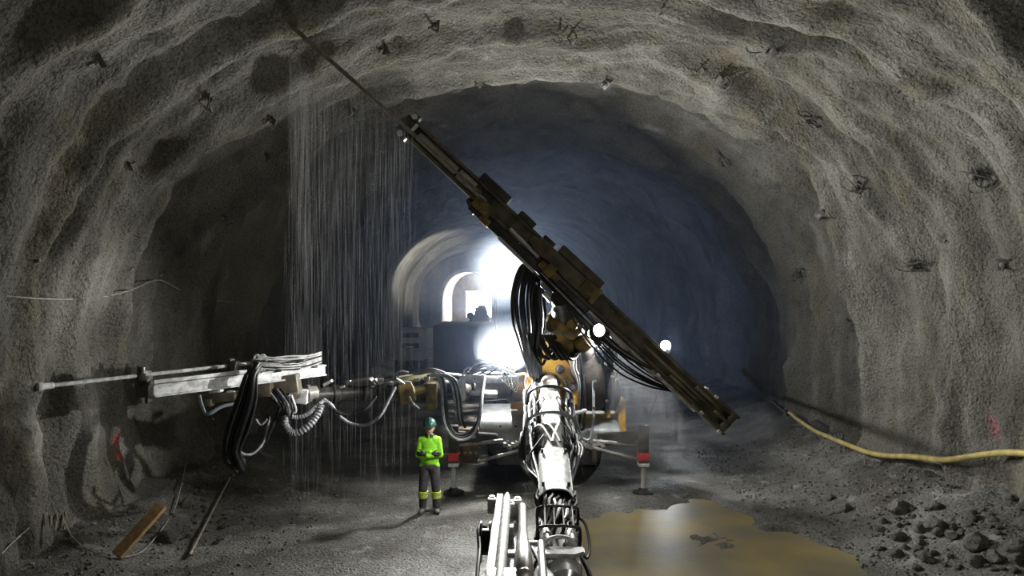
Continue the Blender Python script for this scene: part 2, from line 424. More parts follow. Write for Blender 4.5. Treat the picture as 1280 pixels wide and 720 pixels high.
# steps and bumper rods lying across the front
for (a, b) in (((598,577),(648,563)),((742,560),(800,575))):
    mb = MB(); mb.cyl(at(*a,15.7), at(*b,15.9), .035); mb.cyl(at(*a,15.7), at(*a,15.7)+V((0,.6,0)), .03); mb.build('bumper_rod', M['steel'], jumbo)
for sx in (632, 728):
    mb = MB()
    for k in range(6):
        p = at(sx+k*5, 556+random.uniform(-3,3), 15.9); mb.box(p, (.10,.14,.09), Matrix.Rotation(random.uniform(-.5,.5),3,'Y'), .02)
        mb.cyl(p, p+V((.05,-.02,.09)), .025)
    mb.build('valve_bank', M['steel'], jumbo)

# --- yellow boom carrier at the front
mb = MB()
yp = [at(656,515,15.5), at(660,470,15.5), at(682,430,15.5), at(700,440,15.5), at(722,472,15.5), at(726,506,15.5)]
mb.prism(yp, (0,1.1,0), .02)
carr = mb.build('boom_bracket', M['yellow'], jumbo); tag(carr, 'yellow boom bracket')
mb = MB()
mb.prism([at(708,434,15.4), at(723,431,15.4), at(724,478,15.4), at(716,468,15.4)], (0,.5,0), .02)
mb.prism([at(771,503,16.2), at(782,500,16.2), at(783,546,16.2), at(776,546,16.2)], (0,.6,0), .015)
mb.prism([at(640,470,16.5), at(658,468,16.5), at(656,512,16.5), at(638,512,16.5)], (0,.5,0), .02)
mb.prism([at(757,500,16.2), at(763,500,16.2), at(763,522,16.2), at(757,522,16.2)], (0,.3,0), .01)
mb.cyl(at(666,462,15.35), at(666,462,15.6), .13); mb.box(at(707,505,16.55), (2.1,.5,.22))
mb.build('mounting_plate', M['yellow'], carr)
for p in ((666,490),(716,484),(700,462)):
    mb = MB(); mb.stack(at(*p,15.5), at(*p,15.39), [(0,.1),(.5,.1),(.6,.06),(1,.05)]); mb.build('pivot_pin', M['dark'], carr)

def hose(pts, r, m, parent, rib=0, sub=8, seg=8):
    mb = MB(); mb.tube(pts, r, seg, sub, rib); return mb.build('hose', m, parent)
def jit(p, s): return V(p)+V((random.uniform(-s,s), random.uniform(-s,s), random.uniform(-s,s)))

# --- centre boom, reaching forward and down towards the viewpoint
A, Bp = V((.76,15.9,2.31)), V((.50,7.4,.87))
m_ = frame(A, Bp, (0,0,1))            # x along boom, y lateral, z up
LB = (Bp-A).length
def mpt(u, v, w): return m_ @ V((u, v, w))
mb = MB(m_)
mb.stack((.1,0,0),(LB-2.0,0,0),[(0,.24),(.05,.24),(.06,.20),(.3,.20),(.31,.17),(.62,.17),(.63,.22),(1,.22)],24)
boom = mb.build('boom', M['dark'], jumbo); tag(boom, 'centre boom with white tube and dark hoses')
mb = MB(m_)
mb.stack((.35,0,.08),(4.7,0,.08),[(0,.10),(.06,.17),(.16,.17),(.17,.13),(.27,.13),(.28,.2),(.36,.2),(.37,.165),(.68,.165),(.69,.2),(.74,.2),(.75,.17),(1,.17)],24)
mb.build('boom_tube', M['white'], boom)
mb = MB(m_)
mb.box((.15,0,.16),(.28,.62,.16),bevel=.03); mb.box((.2,-.2,.26),(.2,.14,.14)); mb.box((.2,.2,.26),(.2,.14,.14)); mb.cyl((.32,-.48,.12),(.32,.48,.12),.045); mb.cyl((.1,-.36,.26),(.1,.36,.26),.05)
mb.build('swing_yoke', M['white'], boom)
for u in (1.55, 3.05):
    mb = MB(m_); mb.tube([(u,-.42,-.05),(u,-.38,.18),(u,-.15,.29),(u,.15,.29),(u,.38,.18),(u,.42,-.05)], .03, 8, 5); mb.build('hose_guard', M['dark'] if u < 2 else M['grey'], boom)
for u in (1.9,2.6,3.3,3.9):
    for sg in (-1,1):
        mb = MB(m_); mb.prism([(u,sg*.14,.22),(u+.28,sg*.36,.02),(u+.36,sg*.36,.02),(u+.1,sg*.14,.24)], (0,0,.03), .006); mb.build('hose_clamp', M['black'], boom)
mb = MB(m_)
for sg in (-1,1): mb.stack((.2,sg*.36,-.15),(4.0,sg*.30,-.12),[(0,.09),(.55,.09),(.56,.05),(1,.05)])
mb.build('lift_cylinder', M['dark'], boom)
mb = MB(m_); mb.sheet((5.33,0,.30),(1,0,0),(0,1,0),(0,0,1),1.45,.50,.02,.13,13)
mb.sheet((5.33,.235,.06),(1,0,0),(0,0,1),(0,1,0),1.1,.30,.02,.01,5)
cov = mb.build('cover_plate', M['white'], boom); tag(cov, 'white scuffed cover plate on the centre boom')
for (u, v) in ((4.75,-.17),(5.9,-.17),(4.75,.17),(5.9,.17)):
    mb = MB(m_); mb.cyl((u,v,.26),(u,v,.325),.02); mb.build('bolt', M['dark'], cov)
# hoses along the boom
for i in range(16):
    sg = -1 if i % 2 else 1; v0 = sg*random.uniform(.2,.42); r = random.choice((.022,.026,.032))
    pts = [(-.2, v0*.8, .1+random.uniform(0,.25))]
    u = .5
    while u < 4.6: pts.append((u, v0+random.uniform(-.06,.06)+sg*.05, random.uniform(-.25,.16))); u += .75
    pts += [(5.2, sg*random.uniform(.15,.24), random.uniform(-.12,.08)), (6.1, sg*random.uniform(.05,.22), random.uniform(.05,.2))]
    hose([mpt(*p) for p in pts], r, M['black'], boom, sub=5, seg=7)
for i in range(17):   # twisted black hoses wrapping the tube ahead of the cover plate
    a0 = 2*PI*i/17; pts = []
    for k in range(9):
        u = 5.75+k*.14; a = a0+k*.12+random.uniform(-.1,.1); rr = .24+.03*math.sin(k+i)
        pts.append(mpt(u, rr*math.cos(a), rr*math.sin(a)*.9+.02))
    hose(pts, random.choice((.022,.026,.03)), M['black'], boom, sub=4)
for i in range(4):
    p = [at(676-4*i,480,15.2), at(664-3*i,500,14.8), at(662,530+6*i,14.2), at(668,548+4*i,13.6), at(680,552+3*i,12.8)]
    hose(p, .028, M['ghose'] if i < 2 else M['black'], boom, sub=6)
for (a, b) in ((660,690),(705,690),(670,700)):
    hose([at(a,548,12.6), at((a+b)/2,532+random.uniform(-3,4),12.3), at(b,552,11.6)], .022, M['ghose'], boom)
hose([at(704,520,14.5), at(706,535,14.2), at(712,550,13.8), at(722,556,13.6)], .04, M['ghose'], boom)
# cage, knuckle and rotation unit at the tip
mb = MB(m_)
for u, w in ((6.65,.30),(7.12,.28)):
    mb.tube([(u,-.24,0),(u,-.25,w-.05),(u,-.19,w+.03),(u,.19,w+.03),(u,.25,w-.05),(u,.24,0)], .018, 8, 5)
for v in (-.16,-.05,.06,.17): mb.cyl((6.65,v,.33),(7.12,v,.31),.014)
mb.tube([(6.65,.24,.2),(6.75,.33,.16),(7.1,.36,.08),(7.35,.32,.05),(7.35,.25,.1)], .018, 8, 5)
mb.build('hose_cage', M['dark'], boom)
mb = MB(m_); mb.box((7.0,0,-.02),(1.3,.36,.34),bevel=.05); mb.box((7.72,0,-.04),(.3,.46,.4),bevel=.05); mb.build('boom_head', M['dark'], boom)
mb = MB(m_)
for v in (-.15,.14): mb.stack((6.98,v,.2),(7.42,v,.22),[(0,.045),(.3,.05),(.32,.075),(.8,.075),(.82,.05),(1,.05)])
mb.build('swing_cylinder', M['steel'], boom)
mb = MB(m_)
mb.prism([(7.5,-.27,.22),(7.5,.27,.22),(7.65,.27,.24),(7.73,.16,.25),(7.73,-.16,.25),(7.65,-.27,.24)], (0,0,.05), .012)
mb.tube([(7.47,-.18,.26),(7.43,-.12,.32),(7.41,0,.34),(7.43,.12,.32),(7.47,.18,.26)], .02, 8, 4)
mb.build('knuckle_bracket', M['white'], boom)
mb = MB(m_); mb.stack((7.7,.05,.08),(9.6,.05,-.06),[(0,.19),(.12,.19),(.14,.13),(.75,.13),(.76,.18),(1,.18)],24)
mb.stack((7.68,-.17,.1),(9.1,-.2,.04),[(0,.06),(.5,.06),(.52,.09),(1,.09)]); mb.box((7.9,-.2,.1),(.22,.1,.2))
mb.build('rotation_unit', M['chrome'], boom)
for i in range(2):
    p = [mpt(7.5,-.26,.1), mpt(8.0,-.36-.03*i,.05), mpt(8.5,-.42,-.05*i), mpt(9.2,-.40-.04*i,.05)]
    hose(p, .022, M['black'], boom)
    hose([mpt(7.4,.24,.1), mpt(7.9,.33,.1-.06*i), mpt(8.4,.28+.02*i,0), mpt(9.2,.22,-.1)], .018, M['black'], boom)
# --- the feed carried by the centre boom, alongside on the left
f0, f1 = at(641,638,9.3), V((-.12,3.2,1.28))
mf = frame(f0, f1, (0,0,1)); LF = (f1-f0).length    # y runs to the viewer's ... lateral, z up
lat = 1 if (mf.to_3x3() @ V((0,1,0))).x > 0 else -1
def q(u, x, w): return (u, lat*x, w)
mb = MB(mf)
mb.box(q(LF/2,-.06,-.06),(LF,.26,.16),bevel=.02); 
for x in (-.2,.10): mb.box(q(LF/2,x,.02),(LF,.035,.14),bevel=.008)
feed = mb.build('drill_feed', M['alu'], jumbo); tag(feed, 'white metal drill feed of the centre boom')
mb = MB(mf); mb.stack(q(-.12,-.07,.18),q(LF,-.07,.16),[(0,.012),(.02,.035),(.06,.055),(1,.055)],16); mb.box(q(1.0,-.07,.09),(.12,.2,.14)); mb.build('drill_rod', M['white'], feed)
mb = MB(mf); mb.box(q(LF/2-.1,-.16,.12),(LF,.075,.12),bevel=.015); mb.build('slide_rail', M['white'], feed)
mb = MB(mf); mb.stack(q(.35,.12,.16),q(LF,.2,.12),[(0,.045),(.17,.05),(.18,.06),(.25,.085),(.33,.10),(.335,.085),(.345,.085),(.35,.10),(.36,.075),(1,.07)],22); mb.build('rock_drill', M['steel'], feed)
mb = MB(mf); mb.cyl(q(1.35,.32,.1),q(LF,.36,.06),.04); mb.box(q(1.35,.26,.1),(.05,.18,.04)); mb.build('feed_cylinder', M['alu'], feed)
for u, x in ((.12,-.25),(.16,.06),(.3,-.02)):
    mb = MB(mf); mb.box(q(u,x,.1),(.12,.10,.18),bevel=.02); mb.cyl(q(u-.05,x,.1),q(u-.05,x,.2),.03); mb.build('jaw', M['steel'], feed)
mb = MB(mf); mb.box(q(1.7,0,.12),(.1,.36,.05)); mb.build('centralizer', M['steel'], feed)
mb = MB(mf); mb.box(q(2.4,-.05,.1),(.3,.3,.22),bevel=.03); mb.build('carriage', M['steel'], feed)
mb = MB(mf)
mb.stack(q(.95,-.34,-.04),q(.95,-.22,-.04),[(0,.22),(.15,.22),(.2,.14),(.8,.14),(.85,.22),(1,.22)],20); mb.build('hose_reel', M['black'], feed)
mb = MB(); mb.box(V((.16,6.6,1.28)), (.85,.5,.22), bevel=.04); mb.box(V((-.1,6.6,1.34)),(.4,.9,.12),bevel=.03); mb.build('feed_cradle', M['dark'], feed)
for i in range(7):
    pts = [mf @ V(q(.9+.1*i,.2+.015*i,-.06)), mf @ V(q(1.5,.30+.02*i,-.04-.02*i)), mf @ V(q(2.1,.32+.02*i,-.1)), mf @ V(q(2.9,.30,-.06))]
    hose(pts, .016, M['black'] if i % 3 else M['ghose'], feed)
for i in range(4):
    hose([mf @ V(q(.6+.1*i,-.3,.0)), mf @ V(q(.9,-.36,.1-.05*i)), mf @ V(q(1.4,-.32,.04)), mf @ V(q(2.2,-.3,.0))], .02, M['black'], feed)

# --- boom swung out to the side wall
P = lambda *a: at(*a)
mb = MB()
path = [at(648,484,16.1), at(602,487,15.8), at(560,484,15.4), at(520,488,15.1), at(470,489,14.7), at(424,489,14.3), at(392,494,14.05)]
def seg_(a, b, r1, r2=None): mb.cyl(a, b, r1, r2, 20)
mb.stack(path[0], path[1], [(0,.30),(.3,.30),(.32,.24),(1,.24)], 22)
mb.stack(path[1], path[3], [(0,.24),(.12,.28),(.2,.28),(.22,.21),(.6,.21),(.62,.26),(1,.26)], 22)
mb.stack(path[3], path[4], [(0,.2),(.1,.2),(.5,.2),(1,.16)], 22)
mb.stack(path[4], path[6], [(0,.13),(.15,.17),(.22,.17),(.24,.14),(.6,.14),(.62,.17),(.7,.17),(.72,.13),(1,.15)], 22)
lb = mb.build('boom', M['dark'], jumbo); tag(lb, 'dark side boom reaching to the tunnel wall')
mb = MB(); mb.prism([at(489,481,14.9), at(497,472,15.0), at(546,464,15.2), at(548,472,15.2), at(494,484,14.9)], (0,.3,.0), .01); mb.build('cover_plate', mat('faded_yellow_plate', (.50,.46,.26), (.36,.33,.2), 6, .5), lb)
mb = MB(); mb.stack(at(498,494,14.7), at(517,489,14.8), [(0,.17),(.1,.20),(.9,.20),(1,.17)], 22); mb.cyl(at(517,489,14.8), at(530,486,14.9), .09); mb.build('rotation_unit', M['brown'], lb)
mb = MB()
mb.box(at(540,494,15.0), (.2,.3,.5), bevel=.02); mb.build('joint_block', M['brown'], lb)
mb = MB(); mb.box(at(574,488,15.2), (.26,.3,.42), bevel=.06); mb.stack(at(588,491,15.2), at(620,493,15.4), [(0,.05),(.4,.05),(.42,.08),(1,.08)]); mb.box(at(590,473,15.3),(.5,.2,.16),bevel=.03); mb.box(at(566,468,15.3),(.5,.25,.03),Matrix.Rotation(.1,3,'Y')); mb.box(at(615,466,15.6),(.9,.3,.03)); mb.box(at(625,474,15.5),(.75,.2,.14)); mb.build('lift_cylinder', M['alu'], lb)
mb = MB(); mb.box(at(378,495,13.8), (.22,.22,.26), Matrix.Rotation(.12,3,'Y'), .02); mb.build('end_plate', M['white'], lb)
mb = MB(); mb.stack(at(384,492,13.9), at(396,490,14.0), [(0,.16),(.3,.16),(.35,.12),(1,.12)]); mb.box(at(370,482,13.7),(.14,.2,.3),bevel=.03); mb.box(at(366,472,13.7),(.06,.1,.25)); mb.build('boom_head', M['steel'], lb)
mb = MB()
for k in range(12):
    p = at(412+11*k+random.uniform(-3,3), 480+random.uniform(-3,5)-(.06*11*k), 14.2+.07*k); mb.box(p, (random.uniform(.06,.2),.14,random.uniform(.04,.09)), Matrix.Rotation(random.uniform(-.6,.6),3,'Y'), .01)
mb.build('pipe_fitting', M['steel'], lb)
mb = MB(); mb.prism([at(430,478,14.2), at(462,474,14.4), at(470,482,14.4), at(440,483,14.3)], (0,.25,.02), .01); mb.build('side_plate', M['dark'], lb)
# corrugated sheathed hoses in a festoon
hose([at(352,508,13.5), at(358,514,13.5), at(368,522,13.5), at(384,518,13.5), at(398,506,13.6), at(406,500,13.7)], .038, M['ghose'], lb, rib=.14, sub=10)
hose([at(356,520,13.4), at(358,533,13.4), at(368,541,13.4), at(384,534,13.4), at(396,520,13.5), at(402,506,13.6)], .058, M['ghose'], lb, rib=.16, sub=9)
hose([at(404,499,13.7), at(414,506,13.7), at(424,520,13.8), at(440,530,13.9), at(458,531,14), at(474,521,14.1), at(484,504,14.3), at(494,484,14.5)], .030, M['ghose'], lb, rib=.14, sub=10)
hose([at(404,502,13.7), at(420,514,13.7), at(436,518,13.8), at(456,512,13.9), at(470,496,14.1)], .035, M['black'], lb, rib=.14)
# loops of hose by the carrier
for i in range(7):
    dx = i*2.2
    hose([at(530+4*i,463+i,15.1), at(545+3*i,466,15.0), at(552+dx,484,14.9), at(554+dx,512,14.8), at(558+dx,534-i,14.8), at(572,549-3*i,14.8), at(590-dx*.3,544-3*i,14.9), at(600-dx*.2,520,15), at(603-dx*.2,490,15.2), at(606,466,15.4)] if i < 3 else
         [at(522+4*i,470,15.0), at(542+2*i,468,14.9), at(556+dx,476,14.9), at(562+dx,500,14.9), at(564+dx,522,15), at(576+dx*.4,528+i,15.2)], .026 if i else .034, M['ghose'] if i in (0,3,5) else M['black'], lb)
for i in range(14):
    x0 = random.uniform(576,604); x1 = random.uniform(630,648); ym = random.uniform(448,462)
    hose([at(x0,random.uniform(462,474),15.3), at(x0+8,ym+6,15.3), at((x0+x1)/2+random.uniform(-8,8),ym,15.2), at(x1-6,ym+random.uniform(0,8),15.3), at(x1,random.uniform(455,472),15.5)], .020, M['ghose'] if i % 3 else M['black'], lb)
for i in range(5):
    hose([at(618+5*i,462,15.3), at(625+4*i,474+3*i,15.1), at(638+2*i,480+2*i,15.2), at(648,468,15.4)], .010, M['wire'], lb)
for i in range(6):
    hose([at(478,474+2*i,14.6), at(498,470-i+random.uniform(-2,2),14.7), at(520,464+i*.8,14.8), at(540,461+i,14.9), at(556,466+2*i,15.0)], .018, M['ghose'] if i % 2 else M['black'], lb)
hose([at(512,496,14.5), at(516,504,14.4), at(524,511,14.4)], .016, M['ghose'], lb)

# feed on the side boom
fa, fb = at(404,462,14.0), at(190,488,11.95)
ms = frame(fa, fb, (0,0,1)); LS = (fb-fa).length
nv = 1 if (ms.to_3x3() @ V((0,1,0))).y < 0 else -1          # +x below = towards viewpoint
def g(u, x, w): return (u, nv*x, w)
mb = MB(ms)
mb.box(g(LS/2,0,0),(LS,.16,.17),bevel=.015)
for w in (.085,-.085): mb.box(g(LS/2,.02,w),(LS,.22,.03),bevel=.008)
mb.box(g(LS-.75,.08,.14),(1.5,.07,.06),bevel=.01)
sf = mb.build('drill_feed', M['white'], jumbo); tag(sf, 'white metal drill feed pointing at the side wall')
tip, _ = wall_hit(45, 484)
r0 = at(322,453,13.3); dr = (tip-r0)
mb = MB(); tip2 = tip; mb.stack(r0, tip2, [(0,.030),(.155,.030),(.157,.042),(.17,.042),(.172,.030),(.93,.032),(.935,.048),(.97,.048),(.975,.062),(.99,.062),(1,.03)], 14)
mb.build('drill_rod', M['white'], sf)
mb = MB(); c0 = r0+dr*.5
cp = at(180,472,12.2)
mb.box(cp+V((0,0,-.1)),(.20,.24,.42),Matrix.Rotation(-.1,3,'Y'),.03); mb.stack(cp+V((.06,0,.0)), cp+V((-.1,-.02,-.0)), [(0,.13),(.3,.16),(.7,.16),(1,.12)]); mb.box(cp+V((.12,-.02,-.22)),(.05,.3,.34))
for k in (-1,1): mb.cyl(cp+V((-.06,-.12,.14+k*.03)), cp+V((.08,-.12,.14)), .03)
mb.build('centralizer', M['dark'], sf)
mb = MB(); mb.box(cp+V((-.08,-.14,.12)),(.09,.05,.12)); mb.box(cp+V((.06,-.14,.13)),(.04,.05,.1)); mb.build('jaw', M['steel'], sf)
mb = MB(); cp = at(291,460,13.0); mb.box(cp,(.14,.2,.26),Matrix.Rotation(.2,3,'Y'),.02); mb.box(cp+V((-.03,0,-.16)),(.5,.2,.1),Matrix.Rotation(-.2,3,'Y'),.02); mb.cyl(cp+V((-.05,-.1,.12)),cp+V((-.05,.1,.12)),.05); mb.build('centralizer', M['dark'], sf)
mb = MB(ms); mb.box(g(.75,-.1,.20),(1.1,.18,.20),bevel=.03); mb.stack(g(.1,-.08,.2),g(.5,-.08,.2),[(0,.08),(.3,.1),(1,.1)]); mb.build('rock_drill', M['dark'], sf)
for u in (.25,.6,.95):
    mb = MB(ms); mb.box(g(u,.15,.12),(.09,.06,.1),bevel=.01); mb.build('hose_clamp', M['dark'], sf)
mb = MB()
for dx in (0,7):
    mb.tube([at(318+dx,474,13.2), at(316+dx,458,13.2), at(318+dx,446,13.2), at(323+dx,444,13.2), at(326+dx,452,13.2), at(320+dx,470,13.2)], .022, 8, 4)
mb.tube([at(317,450,13.2), at(326,449,13.2)], .02, 8, 2); mb.tube([at(317,458,13.2), at(327,457,13.2)], .02, 8, 2)
mb.build('hose_guide', M['white'], sf)
for i in range(9):
    sag = random.uniform(-1,7); y0 = 445+1.9*i
    hose([at(322,y0,13.0), at(340,y0+.4+sag*.3,13.05), at(362,y0-1+sag*.9,13.2), at(384,y0-2+sag*.3,13.4), at(402,440+1.6*i,13.6)], .012, M['white'] if i not in (3,7) else M['black'], sf, sub=6)
mb = MB(); mb.box(at(270,486,12.9),(.2,.16,.13),Matrix.Rotation(-.12,3,'Y'),.015); mb.box(at(290,494,13.0),(.14,.16,.16),bevel=.02); mb.build('sensor_box', M['white'], sf)
mb = MB()
mb.tube([at(249,494,12.75), at(252,506,12.75), at(257,517,12.75), at(264,516,12.75), at(278,508,12.85), at(298,504,12.95)], .03, 8, 4)
mb.build('guard_loop', M['grey'], sf)
mb = MB(); mb.box(at(276,497,12.98),(.55,.22,.14),Matrix.Rotation(-.12,3,'Y'),.02); mb.box(at(262,503,12.9),(.1,.18,.12)); mb.box(at(300,490,13.1),(.5,.25,.1),Matrix.Rotation(-.12,3,'Y'),.02)
mb.box(at(348,481,13.5),(.75,.3,.32),Matrix.Rotation(-.12,3,'Y'),.03); mb.box(at(330,486,13.3),(.3,.26,.26),bevel=.03); mb.cyl(at(350,486,13.5),at(380,494,13.9),.13)
mb.build('feed_cradle', M['olive'], sf)
for i in range(14):   # heavy black hose bundle hanging down
    dx = random.uniform(-12,12); low = random.uniform(572,592)
    yo = random.uniform(-.12,.12); pts = [at(322+dx*.5,452+abs(dx),12.75), at(314+dx*.6,470,12.6+yo), at(308+dx,500,12.6+yo), at(297+dx*random.uniform(.8,1.2),535,12.6+yo), at(290+dx*.9,560,12.6+yo), at(292+dx*.8,low-8,12.65+yo), at(299+dx*.6,low,12.8)]
    hose(pts, .034 if i % 3 else .024, M['black'], sf, sub=6)
hose([at(298,585,13), at(312,576,13.1), at(330,556,13.2), at(342,530,13.3), at(350,508,13.4)], .026, M['black'], sf)
hose([at(294,553,12.8), at(298,562,12.8), at(306,568,12.9), at(318,566,13.0), at(330,552,13.2), at(334,536,13.3), at(338,520,13.3)], .022, M['ghose'], sf)
hose([at(290,570,12.8), at(298,578,12.8), at(306,576,12.8)], .03, M['ghose'], sf)
hose([at(292,585,12.9), at(298,592,12.9), at(304,588,12.9)], .025, M['black'], sf)
for i in range(6):
    hose([at(330+4*i,486,13.3), at(340+5*i,498+2*i,13.2), at(352+2*i,508+3*i,13.3), at(356+i,500,13.4), at(362,492+i,13.5)], .020, M['ghose'] if i in (1,4) else M['black'], sf)
hose([at(320,524,13.2), at(326,531,13.2), at(334,524,13.2)], .02, M['ghose'], sf)
hose([at(364,494,13.4), at(370,512,13.4), at(366,516,13.4), at(358,510,13.4)], .02, M['white'], sf)
# --- raised boom with the long inclined feed drilling the roof
ua, ub = at(512,160,12.5), at(906,526,12.5)
axis_u = (ub-ua).normalized(); perp = V((axis_u.z, 0, -axis_u.x)); perp = perp if perp.z > 0 else -perp
mu = Matrix((axis_u, perp, V((0,-1,0)))).transposed().to_4x4()
if mu.to_3x3().determinant() < 0:
    pass
mu.translation = ua
LU = (ub-ua).length                       # x along the feed (down), y up-right of it, z towards the viewpoint
mb = MB(mu)
mb.box((LU/2,0,-.06),(LU,.24,.10),bevel=.012)
for y in (-.135,.135): mb.box((LU/2,y,.0),(LU,.05,.26),bevel=.012)
mb.box((LU*.62,0,.03),(LU*.72,.24,.10),bevel=.012)
uf = mb.build('drill_feed', M['olive'], jumbo); tag(uf, 'long dark inclined drill feed reaching the tunnel roof')
mb = MB(mu); mb.box((.20+.42,.0,.01),(.86,.15,.04),bevel=.01); mb.build('slide_plate', mat('pale_slide_plate', (.5,.49,.44), (.38,.36,.31), 5, .4), uf)
mb = MB(mu); mb.box((1.28,.0,.02),(.36,.18,.07),bevel=.01); mb.cyl((1.35,-.05,.06),(1.75,-.05,.06),.05); mb.build('rod_holder', M['steel'], uf)
# top centralizer
mb = MB(mu); mb.box((-.02,0,.02),(.22,.30,.30),bevel=.03); mb.stack((-.16,0,.08),(.06,0,.08),[(0,.08),(.3,.14),(1,.14)]); mb.box((-.02,.19,.05),(.14,.12,.16),bevel=.02); mb.box((.02,-.18,.05),(.16,.10,.16),bevel=.02)
mb.build('centralizer', M['dark'], uf)
mb = MB(mu); mb.cyl((-.02,.18,.12),(-.02,.18,.20),.05); mb.cyl((-.02,-.18,.12),(-.02,-.18,.20),.05); mb.box((.10,.02,.17),(.06,.2,.03)); mb.build('jaw', M['chrome'], uf)
end, _ = wall_hit(366, 34, -.15)
mb = MB(); st = mu @ V((1.6,0,.12)); mb.stack(end, st, [(0,.034),(.30,.034),(.31,.026),(1,.026)], 12); mb.build('drill_rod', M['rod'], uf)
# lower carriage, dark second beam
mb = MB(mu)
mb.box((2.75,-.24,-.02),(2.3,.17,.26),bevel=.03); mb.stack((1.75,-.24,-.0),(1.5,-.2,0),[(0,.11),(1,.05)])
mb.box((3.95,-.22,0),(.5,.14,.24),bevel=.03)
mb.build('extension_beam', M['dark'], uf)
mb = MB(mu); mb.box((1.78,-.14,.05),(.36,.2,.30),bevel=.04); mb.cyl((1.7,-.16,.2),(1.7,-.16,.26),.08); mb.box((1.95,-.28,.05),(.2,.12,.2),bevel=.03)
mb.build('hose_drum_bracket', M['brown'], uf)
mb = MB(mu); mb.box((1.72,.22,.02),(.62,.16,.26),bevel=.03); mb.box((2.45,.20,.03),(.34,.12,.24),bevel=.03); mb.box((2.95,.19,.03),(.24,.08,.2),bevel=.02)
mb.build('guide_block', M['dark'], uf)
mb = MB(mu); mb.box((3.42,.03,.16),(1.25,.24,.2),bevel=.04); mb.box((3.62,.23,.08),(.92,.15,.3),bevel=.03); mb.stack((2.7,.02,.15),(3.0,.02,.15),[(0,.07),(.5,.1),(1,.11)])
mb.build('rock_drill', M['olive'], uf)
mb = MB(mu); mb.box((3.28,-.17,.17),(.42,.13,.2),bevel=.03); mb.box((3.28,-.16,.29),(.16,.2,.05)); mb.build('drill_clamp', M['brown'], uf)
mb = MB(mu); mb.box((3.95,.06,.2),(.30,.2,.16),bevel=.03); mb.box((4.1,.04,.22),(.10,.28,.12),bevel=.02); mb.build('drill_clamp', M['brown'], uf)
mb = MB(mu); mb.cyl((2.35,-.10,.2),(3.0,-.12,.2),.03); mb.cyl((2.3,-.33,.1),(3.1,-.34,.1),.03); mb.build('feed_cylinder', M['chrome'], uf)
mb = MB(mu)
mb.cyl((4.2,-.2,.02),(6.6,-.2,.02),.045)
for u in (4.9,5.5): mb.box((u,-.24,.04),(.42,.06,.12),bevel=.01)
mb.build('slide_strip', M['steel'], uf)
# lower end
mb = MB(mu); mb.box((LU+.02,0,.02),(.12,.40,.26),bevel=.03); mb.box((LU-.25,.18,.02),(.7,.05,.3),bevel=.01); mb.box((LU-.25,-.18,.02),(.7,.05,.3),bevel=.01); mb.box((LU-.1,0,.06),(.36,.06,.2),bevel=.02)
mb.build('end_frame', M['olive'], uf)
for (u, y) in ((-.42,-.17),(-.42,.18),(-1.35,-.2),(.0,-.2),(-1.5,.19)):
    mb = MB(mu); mb.box((LU+u,y,.17),(.07,.05,.05),bevel=.008); mb.build('wear_pad', M['white'], uf)
mb = MB(mu); mb.box((LU-1.1,.0,.10),(1.5,.05,.1),bevel=.01); mb.box((LU-.5,.08,.12),(.5,.06,.08),bevel=.01); mb.box((LU-.9,-.07,.12),(.6,.05,.06),bevel=.01); mb.build('chain_cover', M['steel' ] if False else M['olive'], uf)
# hoses sagging under the lower half of the feed
for i in range(7):
    k = i*1.2
    k *= 1+.12*random.uniform(-1,1); pts = [mu @ V((3.3+.06*i,-.18,-.05)), mu @ V((4.0,-.22-.030*k,.02*i-.1)), mu @ V((4.7,-.25-.048*k,.02*i-.1)), mu @ V((5.3,-.24-.050*k,-.1)), mu @ V((5.8,-.20-.032*k,-.1)), mu @ V((6.2,-.15-.004*k,-.05))]
    hose(pts, .016, M['black'], uf, sub=8)
for i in range(4):
    pts = [mu @ V((3.2,-.25-.03*i,.15)), mu @ V((4.0,-.28-.03*i,.12)), mu @ V((4.9,-.3-.03*i,.1)), mu @ V((5.6,-.2,.1))]
    hose(pts, .018, M['ghose'] if i == 1 else M['black'], uf)
# boom arm up to the feed
mb = MB()
b0, b1, b2, b3 = at(742,500,16.2), at(728,440,15.2), at(712,402,14.0), at(700,372,13.0)
mb.stack(b0, b1, [(0,.30),(.2,.34),(.75,.34),(.8,.28),(1,.28)], 24)
mb.stack(b1, b2, [(0,.26),(.3,.30),(.6,.30),(.65,.22),(1,.22)], 22)
mb.stack(b2, b3, [(0,.22),(.4,.26),(.8,.2),(1,.16)], 22)
mb.box(at(758,474,16.4), (.5,.5,1.25), bevel=.08)
ub_ = mb.build('boom', M['dark'], jumbo); tag(ub_, 'raised dark boom wrapped in black hoses')
mb = MB()
mb.stack(at(689,398,13.6), at(722,412,13.9), [(0,.16),(.1,.24),(.45,.24),(.5,.19),(.9,.22),(1,.14)], 22)
mb.stack(at(722,432,14.4), at(735,424,14.3), [(0,.14),(.2,.2),(1,.17)], 20); mb.box(at(706,388,13.5),(.34,.3,.26),Matrix.Rotation(.6,3,'Y'),.05); mb.box(at(716,400,13.5),(.2,.3,.3),Matrix.Rotation(.3,3,'Y'),.04)
mb.stack(at(700,418,14.0), at(712,440,14.6), [(0,.14),(.5,.18),(1,.12)], 18)
mb.build('rotation_unit', M['brown'], ub_)
mb = MB(); mb.prism([at(671,354,13.2), at(680,346,13.2), at(697,352,13.2), at(716,378,13.2), at(706,386,13.2)], (0,.12,0), .01); gp = mb.build('haze_gap_plate', M['grey'], ub_)  # added plate, its grey painting the lit haze behind the gap
mb = MB(); mb.cyl(at(671,356,13.12), at(680,347,13.12), .04); mb.cyl(at(680,366,13.1), at(690,376,13.1), .05); mb.build('pin', M['chrome'], gp)
